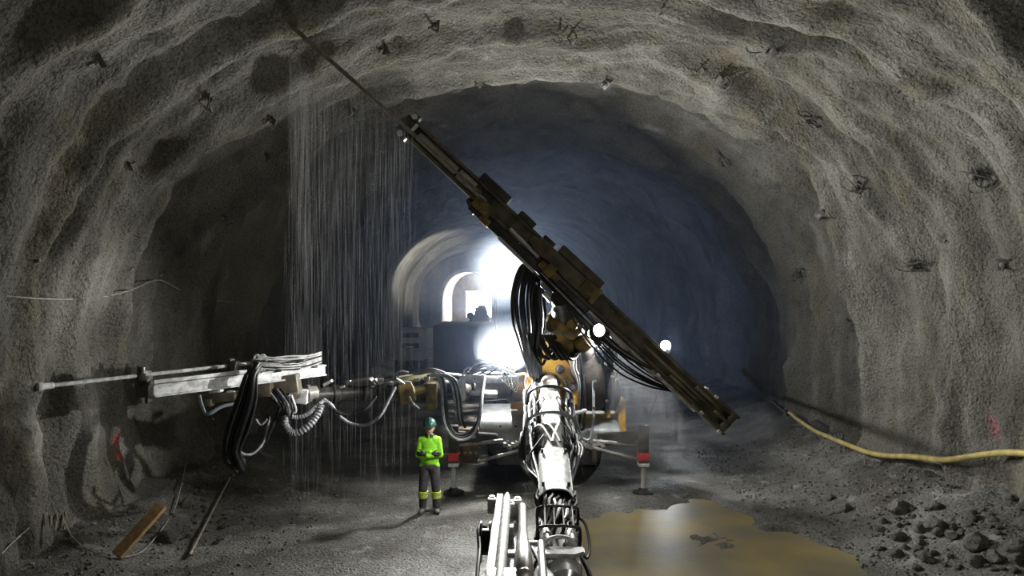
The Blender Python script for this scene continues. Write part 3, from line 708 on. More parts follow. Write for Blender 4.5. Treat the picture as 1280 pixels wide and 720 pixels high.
mb = MB(); mb.box(at(684,345,12.95),(.55,.3,.22),Matrix.Rotation(.7,3,'Y'),.05); mb.box(at(694,352,12.8),(.2,.3,.2),Matrix.Rotation(.7,3,'Y'),.03); mb.cyl(at(696,350,13.0),at(700,365,13.2),.14); mb.cyl(at(672,330,12.8), at(690,345,12.8), .12)
mb.build('feed_cradle', M['dark'], ub_)
mb = MB(); mb.cyl(at(693,425,14.2), at(697,442,14.6), .11); mb.build('joint_pin', M['chrome'], ub_)
# the dense black hose curtain left of the boom
for i in range(16):
    a = i/15; x = 641+a*40+random.uniform(-2,2); yy = random.uniform(13.1,13.7)
    top = at(662+a*14, 322+random.uniform(-3,6)+6*abs(a-.4), yy-.3)
    pts = [at(676+6*a, 338+random.uniform(-4,4), yy-.5), top, at(648+a*34, 334+8*(1-a)*.3+random.uniform(-2,3), yy-.1), at(x-2, 370, yy), at(x, 402+random.uniform(-4,4), yy+.2), at(652+a*24, 438, yy+.9), at(662+a*14, 462+random.uniform(0,12), yy+1.8)]
    hose(pts, random.choice((.024,.03,.034)), M['black'], ub_, sub=6)
for i in range(9):
    x = 672+5*i
    hose([at(660+4*i,418,14), at(x-4,440+random.uniform(-5,8),14), at(x+6,448+random.uniform(-3,8),14.2), at(x+14,436,14.4), at(x+18,420+random.uniform(0,8),14.3)], .03, M['black'], ub_, sub=6)
for i in range(20):   # hoses running over the boom foot
    x = 736+random.uniform(0,36)
    hose([at(x-14+random.uniform(-6,6),424+random.uniform(-6,8),14.7), at(x-2,436+random.uniform(-6,6),14.9), at(x+random.uniform(-3,3),462,15.5), at(x+random.uniform(-4,4),490,15.8), at(x+random.uniform(-6,6),508+random.uniform(-8,6),16.1)], random.choice((.026,.032)), M['black'], ub_, sub=6)
hose([at(722,438,14.4), at(718,455,14.6), at(724,480,15), at(724,520,15.4), at(726,545,15.4), at(737,549,15.4), at(741,532,15.4), at(742,500,15.4), at(741,470,15.3)], .028, M['ghose'], ub_)
hose([at(724,440,14.4), at(727,470,14.8), at(727,500,15.1), at(724,532,15.3), at(729,536,15.3), at(731,516,15.3), at(731,470,15.2)], .024, M['black'], ub_)
hose([at(720,442,14.3), at(719,460,14.4), at(723,468,14.5)], .024, M['white'], ub_)
hose([at(706,506,14.9), at(712,514,14.9), at(720,516,15.0), at(732,513,15.2)], .04, M['ghose'], ub_)
mb = MB()
for i in range(16):
    p = at(728+random.uniform(0,46), 440+random.uniform(0,78), 15.25); mb.box(p, (.07,.06,.05), Matrix.Rotation(random.uniform(-1,1),3,'Y'), .01)
mb.build('hose_coupling', M['dark'], ub_)

# --- lamps on the rig
LIGHTS = []
def lamp(px, py, Y, r, lens, label, power, kind='AREA', col=(1,.99,.955), foot=None, aim=(0,-1,0), parent=None, off=.22, size=.12, cone=34):
    p = at(px, py, Y); aim = V(aim).normalized()
    mb = MB(); mb.stack(p-aim*.16, p+aim*.03, [(0,r*.55),(.15,r*.8),(.6,r*1.12),(1,r*1.12),(1,r*1.02),(.9,r*1.02)], 22)
    mb.cyl(p-aim*.1+V((0,0,-r*1.1)), p-aim*.1+V((0,0,-r*1.1-.1)), .03)
    if foot is not None: mb.tube([p-aim*.1+V((0,0,-r-.08)), V((p.x,p.y+.1,(p.z+foot[2])/2)), V(foot)], .04, 10, 5)
    o = mb.build('work_lamp', M['dark'], parent or jumbo)
    if label: tag(o, label)
    mb = MB(); mb.stack(p+aim*.005, p+aim*.05, [(0,r),(.6,r*.9),(1,r*.45)], 22); mb.build('lens', lens, o)
    ld = bpy.data.lights.new('lamp_light', kind); ld.energy = power; ld.color = col
    if kind == 'AREA': ld.shape = 'DISK'; ld.size = r*2
    else: ld.shadow_soft_size = size
    if kind == 'SPOT': ld.spot_size = math.radians(cone); ld.spot_blend = .7
    lo = bpy.data.objects.new('lamp_light', ld); COL.objects.link(lo); lo.location = p+aim*off
    lo.rotation_euler = aim.to_track_quat('-Z','Y').to_euler(); attach(lo, o)
    return o
lamp(622, 341, 18.6, .26, M['lens'], 'lit lamp on the tall mast', 760, foot=(JX-.55,19.0,1.6), off=.08, aim=(.55,-1,.05))
lamp(629, 430, 15.5, .20, M['lens'], 'lit lamp above the side boom', 640, foot=(at(640,470,16.5).x, 16.7, 2.3), off=.08, aim=(.12,-1,-.5))
lamp(748, 413, 12.15, .10, M['lens_small'], 'small lit lamp on the lower edge of the inclined feed', 150, foot=tuple(at(760,418,12.4)), off=.08, aim=(.4,-1,.15))
lamp(739, 417, 12.2, .06, M['lens_small'], None, 1300, 'SPOT', foot=tuple(at(757,419,12.4)), off=.1, aim=(-6,.9,-.62), size=.06, cone=44)  # added twin lamp, put in to brighten the side boom's feed
lamp(744, 424, 12.25, .05, M['lens_small'], None, 520, 'SPOT', foot=tuple(at(757,424,12.45)), off=.1, aim=(-2.9,2.1,-2.5), size=.06, cone=30)  # added lamp, put in to light the worker's front
lamp(751, 431, 14.9, .10, M['lens_small'], None, 560, 'POINT', foot=tuple(at(742,440,15.2)), off=.2, size=.1, aim=(-.2,-1,.1))  # added lamp behind the hoses, brightens the rig and near walls
# two lamps at the rear shine back down the tunnel
for sx, kind_, pw, aim_, col_ in ((-.6,'AREA',9,(-.30,1,.12),(.6,.7,1)), (1.6,'AREA',105,(.35,1,.12),(.32,.46,1))):
    p = V((JX+sx*.6, 25.7, 2.95)); lamp(p.x/p.y*F+640, 360-(p.z-CAM_H)/p.y*F, p.y, .14, M['lens_small'], None, pw, kind_, aim=aim_, off=.1, foot=(p.x,25.4,2.5), col=col_)
# ================================================================ other things
# floodlight on a tripod behind the rig
ft = empty('tripod_floodlight', (at(832,432,25).x, 25, 0)); tag(ft, 'lit floodlight on a tripod glowing through spray beyond the inclined feed', 'floodlight')
base = V((at(832,432,25).x, 25, 0)); hd = at(832,432,25)
for k in range(3):
    mb = MB(); a = 2*PI*k/3+.4; fx, fy = base.x+.6*math.cos(a), base.y+.6*math.sin(a); mb.cyl((base.x,base.y,1.2),(fx,fy,floor_z(fx,fy)),.025); mb.build('leg', M['dark'], ft)
mb = MB(); mb.cyl((base.x,base.y,1.0),hd-V((0,0,.1)),.035); mb.build('pole', M['dark'], ft)
lamp(832, 432, 25, .17, M['lens_small'], None, 35, parent=ft, off=.08, aim=(-.15,-1,0), col=(.8,.88,1))

# machine parked behind the rig
tr = empty('utility_truck', (-1.6, 30, 0)); tag(tr, 'dark blue box bodied utility truck parked behind the rig', 'truck')
Yt = 29.0
x0, x1 = at(541,440,Yt).x, at(655,440,Yt).x; zt, zb = at(0,407,Yt).z, .9
mb = MB(); mb.box(((x0+x1)/2, Yt+2.0, (zt+zb)/2), (x1-x0, 4.0, zt-zb), bevel=.08)
for k in range(1,4): mb.box((x0+(x1-x0)*k/4, Yt-.01, (zt+zb)/2), (.05,.05,zt-zb-.2))
mb.build('body', M['blue'], tr)
mb = MB(); mb.box(((x0+x1)/2, Yt+2, .75), (x1-x0-.5, 4.6, .3)); mb.box(((x0+x1)/2, Yt-.1, .62), (x1-x0, .16, .18)); mb.build('chassis', M['dark'], tr)
for sx in (x0+.35, x1-.35):
    for yy in (Yt+.8, Yt+3.4):
        mb = MB(); mb.stack((sx-.16,yy,.5),(sx+.16,yy,.5),[(0,.3),(0,.44),(.12,.5),(.88,.5),(1,.44),(1,.3)],24); w = mb.build('wheel', M['tyre'], tr)
        mb = MB(); mb.stack((sx-.18,yy,.5),(sx+.18,yy,.5),[(0,.14),(.1,.26),(.9,.26),(1,.14)],16); mb.build('hub', M['dark'], w)
p = V((x0+1.2, Yt+4.15, 3.0)); lamp(p.x/p.y*F+640, 360-(p.z-CAM_H)/p.y*F, p.y, .14, M['lens_small'], None, 42000, 'SPOT', aim=(-.23,1,.16), off=.1, foot=(p.x,Yt+3.9,zt), col=(.97,.97,1), cone=24, parent=tr)  # added spot on the truck, put in to light the far ring
# grey switch cabinet on legs beside it
Yc = 27.5; ca, cb_ = at(492,410,Yc), at(533,450,Yc); cc = ((ca.x+cb_.x)/2, Yc+.25, (ca.z+cb_.z)/2)
sw = empty('switch_cabinet', (cc[0], Yc, 0)); tag(sw, 'grey steel switch cabinet with two dark slots standing beside the dark truck', 'cabinet')
mb = MB(); mb.box(cc, (cb_.x-ca.x, .5, ca.z-cb_.z), bevel=.03); bd = mb.build('body', mat('cabinet_grey', (.44,.45,.47), (.34,.35,.37), 3, .5), sw)
mb = MB()
for yy in (419,432): mb.box(at(513,yy,Yc)+V((0,-.005,0)), (.62,.05,.17), bevel=.02)
mb.build('vent_slot', M['slot'], sw)
mb = MB(); mb.box(at(511,434,Yc)+V((0,-.03,0)), (.34,.03,.07)); mb.cyl(at(507,443,Yc)+V((0,.01,0)), at(507,443,Yc)+V((0,-.03,0)), .06); mb.build('handle', M['chrome'], sw)
for sx in (-1,1):
    for sy in (-.18,.18):
        mb = MB(); xx, yy = cc[0]+sx*.55, Yc+.25+sy; mb.box((xx,yy,(cb_.z+.05)/2),(.09,.09,cb_.z-.0),bevel=.01); mb.build('leg', M['dark'], sw)
mb = MB(); mb.box((cc[0],Yc+.25,at(0,462,Yc).z),(1.15,.45,.6),bevel=.02); mb.build('lower_box', M['dark'], sw)

# far floodlight bank and loader in the gallery
Yf = 97.0
fb_ = empty('floodlight_bank', (at(599,380,Yf).x, Yf, 0)); tag(fb_, 'bright floodlight bank at the far end of the arched gallery', 'floodlight')
c_ = at(600,380,Yf)
mb = MB(); mb.box(c_+V((0,.25,0)),(3.7,.3,3.5),bevel=.1); mb.cyl((c_.x-1.3,Yf+.3,0),(c_.x-1.3,Yf+.3,c_.z),.1); mb.cyl((c_.x+1.3,Yf+.3,0),(c_.x+1.3,Yf+.3,c_.z),.1); mb.build('frame', M['dark'], fb_)
for i in range(3):
    for j in range(3):
        mb = MB(); mb.box(c_+V((-1.2+1.2*i,.06,-1.13+1.13*j)),(1.1,.12,1.05),bevel=.05); mb.build('lamp_panel', M['lens_far'], fb_)
ld = bpy.data.lights.new('bank_light','AREA'); ld.energy = 1500; ld.size = 3; ld.color = (1,.96,.93); lo = bpy.data.objects.new('bank_light', ld); COL.objects.link(lo); lo.location = c_+V((0,-.6,0)); lo.rotation_euler = (-PI/2,0,0)
lo.rotation_euler = V((0,-1,-.1)).to_track_quat('-Z','Y').to_euler(); attach(lo, fb_)
lp = at(601,396,88); lr = empty('wheel_loader', (lp.x, 88, 0)); tag(lr, 'small dark wheel loader in front of the bright floodlight bank', 'loader')
mb = MB(); mb.box((lp.x,88.6,1.25),(1.5,2.6,.7),bevel=.12); mb.box((lp.x,89.2,1.7),(1.3,1.2,.5),bevel=.1); mb.build('body', M['dark'], lr)
mb = MB(); mb.box((lp.x+.1,88.4,1.95),(.9,1.0,.5),bevel=.08); mb.build('cab', M['dark'], lr)
for sx in (-.75,.75):
    for yy in (87.7,89.5):
        mb = MB(); mb.stack((lp.x+sx-.18,yy,.55),(lp.x+sx+.18,yy,.55),[(0,.3),(.1,.55),(.9,.55),(1,.3)],20); mb.build('wheel', M['tyre'], lr)
mb = MB(); mb.prism([(lp.x-1,86.6,.3),(lp.x-1,86.0,.35),(lp.x-1,86.3,1.0)],(2,0,0),.03); mb.build('bucket', M['dark'], lr)

# ---------------------------------------------------------------- rock bolts
def bolt(px, py, s, wire):
    p, n_ = wall_hit(px, py)
    n_ = (n_+V((random.uniform(-.3,.3),)*3)).normalized()
    o = empty('rock_bolt', p); q_ = V((0,0,1)).rotation_difference(n_).to_matrix()
    X, Y_ = q_ @ V((1,0,0)), q_ @ V((0,1,0)); a = random.uniform(0,PI)
    X, Y_ = X*math.cos(a)+Y_*math.sin(a), Y_*math.cos(a)-X*math.sin(a)
    R = Matrix((X, Y_, n_)).transposed()
    mb = MB(); mb.box(p+n_*.03, (.24*s,.20*s,.018), R, .006); mb.stack(p+n_*.03, p+n_*.07, [(0,.09*s),(.5,.07*s),(1,.035)]); mb.build('plate', M['bolt'], o)
    mb = MB(); mb.cyl(p-n_*.1, p+n_*.20, .016); mb.cyl(p+n_*.06, p+n_*.11, .035, seg=6); mb.build('rod', M['rod'] if s < 1.1 else M['bolt'], o)
    if wire:
        mb = MB()
        for k in range(2):
            t_ = X*random.uniform(-1,1)+Y_*random.uniform(-1,1); t_.normalize(); b_ = n_.cross(t_)
            mb.tube([p+n_*.08, p+t_*.16*s+n_*.12, p+t_*.3*s+b_*.12+n_*.05, p+t_*.18*s+b_*.26*s+n_*.08, p+b_*.12+n_*.1, p-t_*.2*s-b_*.1+n_*.04], .012, 6, 5)
        mb.build('wire', M['bolt'], o)
    return o
ROOF = [(330,196),(338,150),(444,140),(597,104),(757,104),(790,160),(830,8),(872,88),(895,97),(640,108),(545,30),(700,36),(900,196),(478,62)]
WALLR = [(1010,150),(1022,158),(1124,114),(1218,220),(960,64),(1028,270),(1072,234),(1142,332),(1182,300),(996,342),(1066,412),(1256,330)]
WALLL = [(128,74),(262,120),(164,206),(282,270)]
for k, (x, y) in enumerate(ROOF):
    b = bolt(x, y, random.uniform(.8,1.15), k % 3 != 1); tag(b, 'dark rock bolt plate fixed in the sprayed concrete overhead, above the rig', 'rock bolt', 'rock bolts in the roof')
for k, (x, y) in enumerate(WALLR):
    b = bolt(x, y, random.uniform(.85,1.25), k % 3 != 2); tag(b, 'dark rock bolt with bent wire on the side wall above the yellow hose', 'rock bolt', 'rock bolts above the yellow hose')
for k, (x, y) in enumerate(WALLL):
    b = bolt(x, y, random.uniform(.7,.95), k % 2); tag(b, 'dark rock bolt plate on the side wall above the slack pale cable', 'rock bolt', 'rock bolts above the slack cable')

# ---------------------------------------------------------------- hoses, cables, loose things
pts = []
for x, y in ((1330,570),(1280,577),(1235,582),(1190,584),(1150,582),(1105,576),(1065,565),(1030,550),(1003,534),(985,520)):
    p, n_ = wall_hit(x, y, .22)
    f_ = floor_hit(x, y); o_ = V((0,0,CAM_H))
    if (f_-o_).length < (p-o_).length: p = f_+V((0,0,.06))
    pts.append(p)
def lie(pts, k, r=.07):
    P_ = smooth(pts, k); z = [max(p.z, floor_z(p.x, p.y)+r) for p in P_]; n = len(z); w = 5
    mxz = [max(z[max(0,i-w):i+w+1]) for i in range(n)]; av = [sum(mxz[max(0,i-w):i+w+1])/len(mxz[max(0,i-w):i+w+1]) for i in range(n)]
    xs = [sum(q.x for q in P_[max(0,i-w):i+w+1])/len(P_[max(0,i-w):i+w+1]) for i in range(n)]; ys_ = [sum(q.y for q in P_[max(0,i-w):i+w+1])/len(P_[max(0,i-w):i+w+1]) for i in range(n)]
    lim = []
    for i in range(n):
        h = SHELL.ray_cast(V((axis_x(ys_[i]), ys_[i], av[i])), V((1,0,0)))[0]; lim.append(min(xs[i], h.x-.10) if h else xs[i])
    mn = [min(lim[max(0,i-4):i+5]) for i in range(n)]; xs = [sum(mn[max(0,i-4):i+5])/len(mn[max(0,i-4):i+5]) for i in range(n)]
    return [V((xs[i], ys_[i], max(av[i], floor_z(xs[i], ys_[i])+r))) for i in range(n)]
pts = lie(pts, 8)
mb = MB(); mb.tube(pts, .055, 10, 1); tag(recenter(mb.build('supply_hose', M['yhose'])), 'long yellow supply hose slung along the foot of the side wall', 'hose')
pts = []
for x, y in ((985,521),(970,508),(950,488),(930,468)):
    p, n_ = wall_hit(x, y, .08); f_ = floor_hit(x, y); o_ = V((0,0,CAM_H))
    if (f_-o_).length < (p-o_).length: p = f_+V((0,0,.06))
    pts.append(p)
pts = [V((p.x, p.y, max(p.z, floor_z(p.x, p.y)+.07))) for p in smooth(pts, 6)]
mb = MB(); mb.tube(pts, .06, 8, 1); tag(recenter(mb.build('supply_pipe', M['black'])), 'dark pipe climbing the wall from the end of the yellow hose', 'pipe')
mb = MB(); mb.tube([wall_hit(x, y, .05)[0] for x, y in ((8,370),(45,373),(90,374),(130,371),(165,362),(198,350),(225,362),(258,373),(292,378))], .013, 6, 6)
tag(recenter(mb.build('slack_cable', M['wire'])), 'slack pale cable strung across the rough side wall', 'cable')
for (x, y, lab) in ((46,328,'short pale bolt stub above the low end of the slack cable'),(91,330,'pale bolt stub second from the low end of the slack cable'),(163,338,'bent pale bolt stub just above the rising slack cable'),(200,345,'tall pale bolt stub that carries the slack cable at its peak')):
    p, n_ = wall_hit(x, y); mb = MB(); mb.cyl(p-n_*.08, p+n_*.16+V((.05,0,.03)), .018); mb.cyl(p+n_*.03, p+n_*.05, .06, seg=8); tag(recenter(mb.build('bolt_stub', M['wire'])), lab, 'bolt stub')
# wire from the wall to the ground and round the plank
g1 = [wall_hit(238,548,.06)[0], wall_hit(232,580,.12)[0]]
fp = [floor_hit(x, y)+V((0,0,.03)) for x, y in ((205,660),(182,688),(165,697),(140,699),(112,690),(92,676))]
def front(x, y, lift):
    a_, b_ = wall_hit(x, y, lift)[0], floor_hit(x, y)+V((0,-.03,lift))
    return a_ if a_.y < b_.y else b_
mid = [front(x, y, .06) for x, y in ((230,600),(225,620),(219,640))]
mb = MB(); mb.tube(g1+mid+fp+[wall_hit(82,655,.06)[0]], .011, 6, 6); tag(recenter(mb.build('loose_wire', M['wire'])), 'thin pale wire hanging from the wall and looping past the plank', 'wire')
mb = MB(); mb.tube([wall_hit(2,692,.03)[0], wall_hit(18,676,.05)[0], wall_hit(36,660,.06)[0]], .011, 6, 6); tag(recenter(mb.build('loose_wire', M['wire'])), 'short pale wire at the wall foot beside the bundle of bent bars', 'wire')
mb = MB()
for k in range(6):
    x = 50+6*k+random.uniform(-2,2); p = wall_hit(x, 684, .05)[0]; t_ = wall_hit(x+3, 640+random.uniform(-2,5), .12)[0]
    mb.tube([p, p.lerp(t_, .5)+V((.03,-.04,0)), t_, t_+V((.05,-.06,-.05)), t_+V((.06,-.08,-.18))], .012, 6, 4)
tag(recenter(mb.build('mesh_scrap', M['rod'])), 'scrap of bent steel wire mesh sticking out of the wall foot', 'wire mesh')
# plank
pa = floor_hit(146,698)+V((0,0,.04)); pb = V((pa.x+.42, pa.y+.55, pa.z+.60))
mm = frame(pa, pb, (0,-1,.6)); mb = MB(mm); mb.box(((pb-pa).length/2,0,0),((pb-pa).length,.17,.085),bevel=.006); tag(recenter(mb.build('wooden_plank', M['wood'])), 'short pale wooden plank leaning against rock by the wall foot', 'plank')
# drill rod on the ground
ra, rb = floor_hit(237,698), floor_hit(287,600)
for e in (ra, rb): e.z += .05
mb = MB(); mb.stack(ra, rb, [(0,.028),(.04,.028),(.045,.024),(1,.024)], 12); tag(recenter(mb.build('spare_drill_rod', M['rod'])), 'rusty steel drill rod lying on the ground below the hanging hoses', 'drill rod')

# ---------------------------------------------------------------- rocks
def rock_mesh(seed, sub=3):
    bm = bmesh.new(); bmesh.ops.create_icosphere(bm, subdivisions=sub, radius=1); off = V((seed*7.3, seed*3.1, seed))
    ax = [V((random.uniform(-1,1),random.uniform(-1,1),random.uniform(-1,1))).normalized() for _ in range(9)]
    for v in bm.verts:
        p = v.co.copy(); r = 1.0
        for a in ax:                                   # cut flat faces
            dd = p.dot(a)
            if dd > .72: r = min(r, .72/dd)
        r *= 1+.16*noise.noise(p*1.5+off)+.06*noise.noise(p*4+off); v.co = p*r
    bm.normal_update(); me = bpy.data.meshes.new('rock'); bm.to_mesh(me); bm.free(); me.materials.append(M['rock']); return me
RM = [rock_mesh(k+1) for k in range(7)]
placed = []
def put_rock(px, py, r, label, group=None):
    p = floor_hit(px, py)
    for q2, r2 in placed:
        if (q2-p).length < (r+r2)*.72: return None
    placed.append((p, r)); o = bpy.data.objects.new('rock', random.choice(RM)); COL.objects.link(o)
    o.scale = (r*random.uniform(.9,1.3), r*random.uniform(.8,1.1), r*random.uniform(.6,.85)); o.rotation_euler = (random.uniform(-.3,.3), random.uniform(-.3,.3), random.uniform(0,6.3))
    o.location = p+V((0,0,r*.28)); tag(o, label, 'rock', group); return o
for (x, y, r, lab) in ((1222,684,.21,'largest dark boulder at the near edge of the rubble heap'),(1124,674,.15,'dark blocky boulder alone in front of the rubble heap by the puddle'),
    (1126,640,.19,'big rounded boulder at the back edge of the rubble heap towards the rig'),(1170,660,.17,'grey boulder halfway up the rubble heap below the yellow hose'),
    (1057,637,.12,'small dark boulder beyond the puddle edge, lower of two'),(1036,624,.10,'small dark boulder beyond the puddle edge, upper of two'),
    (208,676,.16,'rounded dark rock beside the leaning plank'),(186,662,.17,'dark rock in the hollow behind the leaning plank'),(234,632,.13,'dark rock at the wall foot beside the pale hanging wire'),(252,618,.10,'small dark rock behind the lying drill rod'),
    (1146,712,.07,'small stone at the foot of the rubble heap nearest the puddle corner')):
    put_rock(x, y, r, lab)
n_ = 0
while n_ < 95:
    x = random.uniform(1095,1280); y = random.uniform(622,718); t_ = (x-1095)/185
    if y < 640-20*t_ or y > 700+20*t_: continue
    if put_rock(x, y, random.choice((.045,.06,.06,.08,.08,.11,.14)), 'small dark broken rock in the rubble heap at the foot of the wall', 'rubble heap rocks'): pass
    n_ += 1
n_ = 0
while n_ < 22:
    x = random.uniform(190,285); y = random.uniform(598,680)
    if x < 250-(y-598)*.75: n_ += 0; y = 0
    if y and put_rock(x, y, random.choice((.035,.05,.06)), 'small dark stone on the ground between the hanging wire and drill rod', 'stones near the drill rod'): pass
    n_ += 1
# gravel
tb = bmesh.new(); bmesh.ops.create_icosphere(tb, subdivisions=1, radius=1); tb.verts.ensure_lookup_table()
TV = [v.co.copy() for v in tb.verts]; TF = [[v.index for v in f.verts] for f in tb.faces]; tb.free(); GV, GF = [], []
for k in range(5200):
    if k < 2600: y = random.uniform(10.5,20); x = random.uniform(4.6,8.0)
    elif k < 3400: y = random.uniform(10.5,18); x = random.uniform(-6.9,-5)
    else: y = random.uniform(10.5,17); x = random.uniform(-5,4.8)
    z = floor_z(x, y)
    if z < -.06: continue
    r = random.choice((.008,.012,.016,.022,.034)) if abs(x-.5) > 4 else random.choice((.006,.009,.013))
    m4 = Matrix.Translation((x,y,z+r*.2)) @ Matrix.Rotation(random.uniform(0,6),4,V((random.random(),random.random(),random.random()+.1)).normalized()) @ Matrix.Diagonal((r*random.uniform(.7,1.4),r,r*random.uniform(.5,.9),1))
    n0 = len(GV); GV += [m4 @ v for v in TV]; GF += [[n0+i for i in f] for f in TF]
me = bpy.data.meshes.new('gravel'); me.from_pydata(GV, [], GF); tag(link('gravel', me, M['rock'], None, 0), 'fine loose gravel strewn over the tunnel floor', 'gravel', kind='stuff')

# ---------------------------------------------------------------- falling water, haze and added lamp bloom
wmt = bpy.data.materials.new('water_drops'); wmt.use_nodes = True; nt = wmt.node_tree; N = nt.nodes; L = nt.links
for x_ in list(N): N.remove(x_)
out = N.new('ShaderNodeOutputMaterial'); mx = N.new('ShaderNodeMixShader'); tr_ = N.new('ShaderNodeBsdfTransparent'); mx2 = N.new('ShaderNodeMixShader'); df = N.new('ShaderNodeBsdfDiffuse'); tl = N.new('ShaderNodeBsdfTranslucent')
df.inputs['Color'].default_value = (.85,.87,.9,1); tl.inputs['Color'].default_value = (.85,.87,.9,1); mx.inputs[0].default_value = .022; mx2.inputs[0].default_value = .5
L.new(df.outputs[0], mx2.inputs[1]); L.new(tl.outputs[0], mx2.inputs[2]); L.new(tr_.outputs[0], mx.inputs[1]); L.new(mx2.outputs[0], mx.inputs[2]); L.new(mx.outputs[0], out.inputs['Surface'])
def streaks(name, n, xf, yf, ztop, zbot, r, lab):
    bm = bmesh.new()
    for _ in range(n):
        f = random.random(); x = xf(f); y = yf(f); L_ = random.uniform(.3,1.4); zt_ = zbot+L_+(ztop(f)-zbot-L_)*random.random()**.4; rr = r*random.uniform(.6,1.4)
        x += .25*(1-(zt_/ztop(f)))*random.uniform(-1,1); dx = random.uniform(-.01,.01)
        a = [bm.verts.new((x+rr*math.cos(t), y+rr*math.sin(t), zt_-L_*.35)) for t in (0,2.1,4.2)]
        t0, b0 = bm.verts.new((x-dx, y, zt_)), bm.verts.new((x+dx, y, zt_-L_))
        for i in range(3): bm.faces.new((a[i], a[(i+1)%3], t0)); bm.faces.new((a[(i+1)%3], a[i], b0))
    me = bpy.data.meshes.new(name); bm.to_mesh(me); bm.free(); return tag(link(name, me, wmt, None, 0), lab, 'water spray', kind='stuff')
streaks('falling_water', 2200, lambda f: end.x+.05+1.7*f**2.2, lambda f: end.y+random.uniform(-.4,.5), lambda f: end.z-.2-.9*f, .1, .0042, 'thin curtain of water falling from the hole being drilled in the roof')
sx0 = at(772,440,14.3).x; sx1 = at(862,440,14.3).x
streaks('dripping_water', 700, lambda f: sx0+(sx1-sx0)*f, lambda f: 14.6+random.uniform(-.4,.5), lambda f: 3.25-1.35*f, .1, .004, 'curtain of water running off the lower half of the inclined feed')
def volume(name, dens, col, aniso, build, lab=None, grad=None):
    m = bpy.data.materials.new(name+'_air'); m.use_nodes = True; nt = m.node_tree
    for x_ in list(nt.nodes): nt.nodes.remove(x_)
    o_ = nt.nodes.new('ShaderNodeOutputMaterial'); s_ = nt.nodes.new('ShaderNodeVolumeScatter'); s_.inputs['Color'].default_value = (*col,1); s_.inputs['Density'].default_value = dens; s_.inputs['Anisotropy'].default_value = aniso
    nt.links.new(s_.outputs[0], o_.inputs['Volume']); mb = MB(); build(mb); return tag(mb.build(name, m, None, 0), lab, 'haze', kind='stuff')
volume('haze', .006, (.50,.66,1), .45, lambda mb: mb.box((-1.5, 47.5, 4.5), (24, 67, 12), bevel=0), 'thin bluish dust haze filling the tunnel behind the rig')
volume('mist', .11, (.9,.94,1), .3, lambda mb: mb.ball((sx0*.6+sx1*.4, 14.7, 1.75), 1.0, (.72,.45,1.55), 4), 'pale mist around the water running off the inclined feed')

volume('mist', .05, (.78,.89,1), .3, lambda mb: mb.ball(at(622,341,18.3), .95, (1,1,1), 4), 'added pale ball imitating the bloom round the lamp on the tall mast')  # scattering ball added to imitate lens bloom of the mast lamp
volume('mist', .07, (.82,.91,1), .3, lambda mb: mb.ball(at(629,430,15.3), .62, (1,1,1), 4), 'added pale ball imitating the bloom round the lamp above the side boom')  # same kind of added bloom, round the lower lamp

# ---------------------------------------------------------------- fill light added behind the viewpoint, and world
w = bpy.data.worlds.new('world'); scene.world = w; w.use_nodes = True; w.node_tree.nodes['Background'].inputs[0].default_value = (0,0,0,1)
hl = empty('fill_light_stand', (3.4, -2.2, 0)); tag(hl, 'added unseen fill light on a tripod at the heading', 'floodlight')
for k in range(3):
    mb = MB(); a = 2*PI*k/3; mb.cyl((3.4,-2.2,1.2),(3.4+.6*math.cos(a),-2.2+.6*math.sin(a),.05),.02); mb.build('leg', M['dark'], hl)
mb = MB(); mb.cyl((3.4,-2.2,1),(3.4,-2.2,3.4),.03); mb.build('pole', M['dark'], hl)
mb = MB(); mb.box((3.4,-2.2,3.5),(.5,.2,.4),bevel=.03); mb.build('housing', M['dark'], hl)
ld = bpy.data.lights.new('lamp_light','AREA'); ld.energy = 45; ld.size = .5; ld.color = (1,.97,.9); lo = bpy.data.objects.new('lamp_light', ld); COL.objects.link(lo); lo.location = (3.4,-2.0,3.5); lo.rotation_euler = V((-.1,1,.12)).to_track_quat('-Z','Y').to_euler(); attach(lo, hl)
# ================================================================ the worker
PF = floor_hit(537, 641); PX, PY = PF.x, PF.y; PZ = floor_z(PX, PY)
person = empty('person', (PX, PY, PZ)); tag(person, 'person with folded arms in a lime green jacket and green helmet beside the rig', 'person')
def capsule(bm, a, b, r1, r2, n=7):
    a, b = V(a), V(b)
    for i in range(n+1):
        t = i/n; bmesh.ops.transform(bm, matrix=Matrix.Translation(a.lerp(b, t)), verts=bmesh.ops.create_icosphere(bm, subdivisions=2, radius=r1+(r2-r1)*t)['verts'])
def ell(bm, c, r):
    bmesh.ops.transform(bm, matrix=Matrix.Translation(V(c)) @ Matrix.Diagonal((*r, 1)), verts=bmesh.ops.create_icosphere(bm, subdivisions=3, radius=1)['verts'])
def fuse(name, fill, m, parent, vox=.012, it=3):
    bm = bmesh.new(); fill(bm); me = bpy.data.meshes.new(name); bm.to_mesh(me); bm.free()
    o = bpy.data.objects.new(name, me); COL.objects.link(o)
    r = o.modifiers.new('r', 'REMESH'); r.mode = 'VOXEL'; r.voxel_size = vox
    s = o.modifiers.new('s', 'SMOOTH'); s.iterations = it; s.factor = .5
    dg = bpy.context.evaluated_depsgraph_get(); me2 = bpy.data.meshes.new_from_object(o.evaluated_get(dg)); bpy.data.objects.remove(o)
    me2.name = name; me2.transform(Matrix.Translation((PX, PY, PZ)))
    return link(name, me2, m, parent, 180)
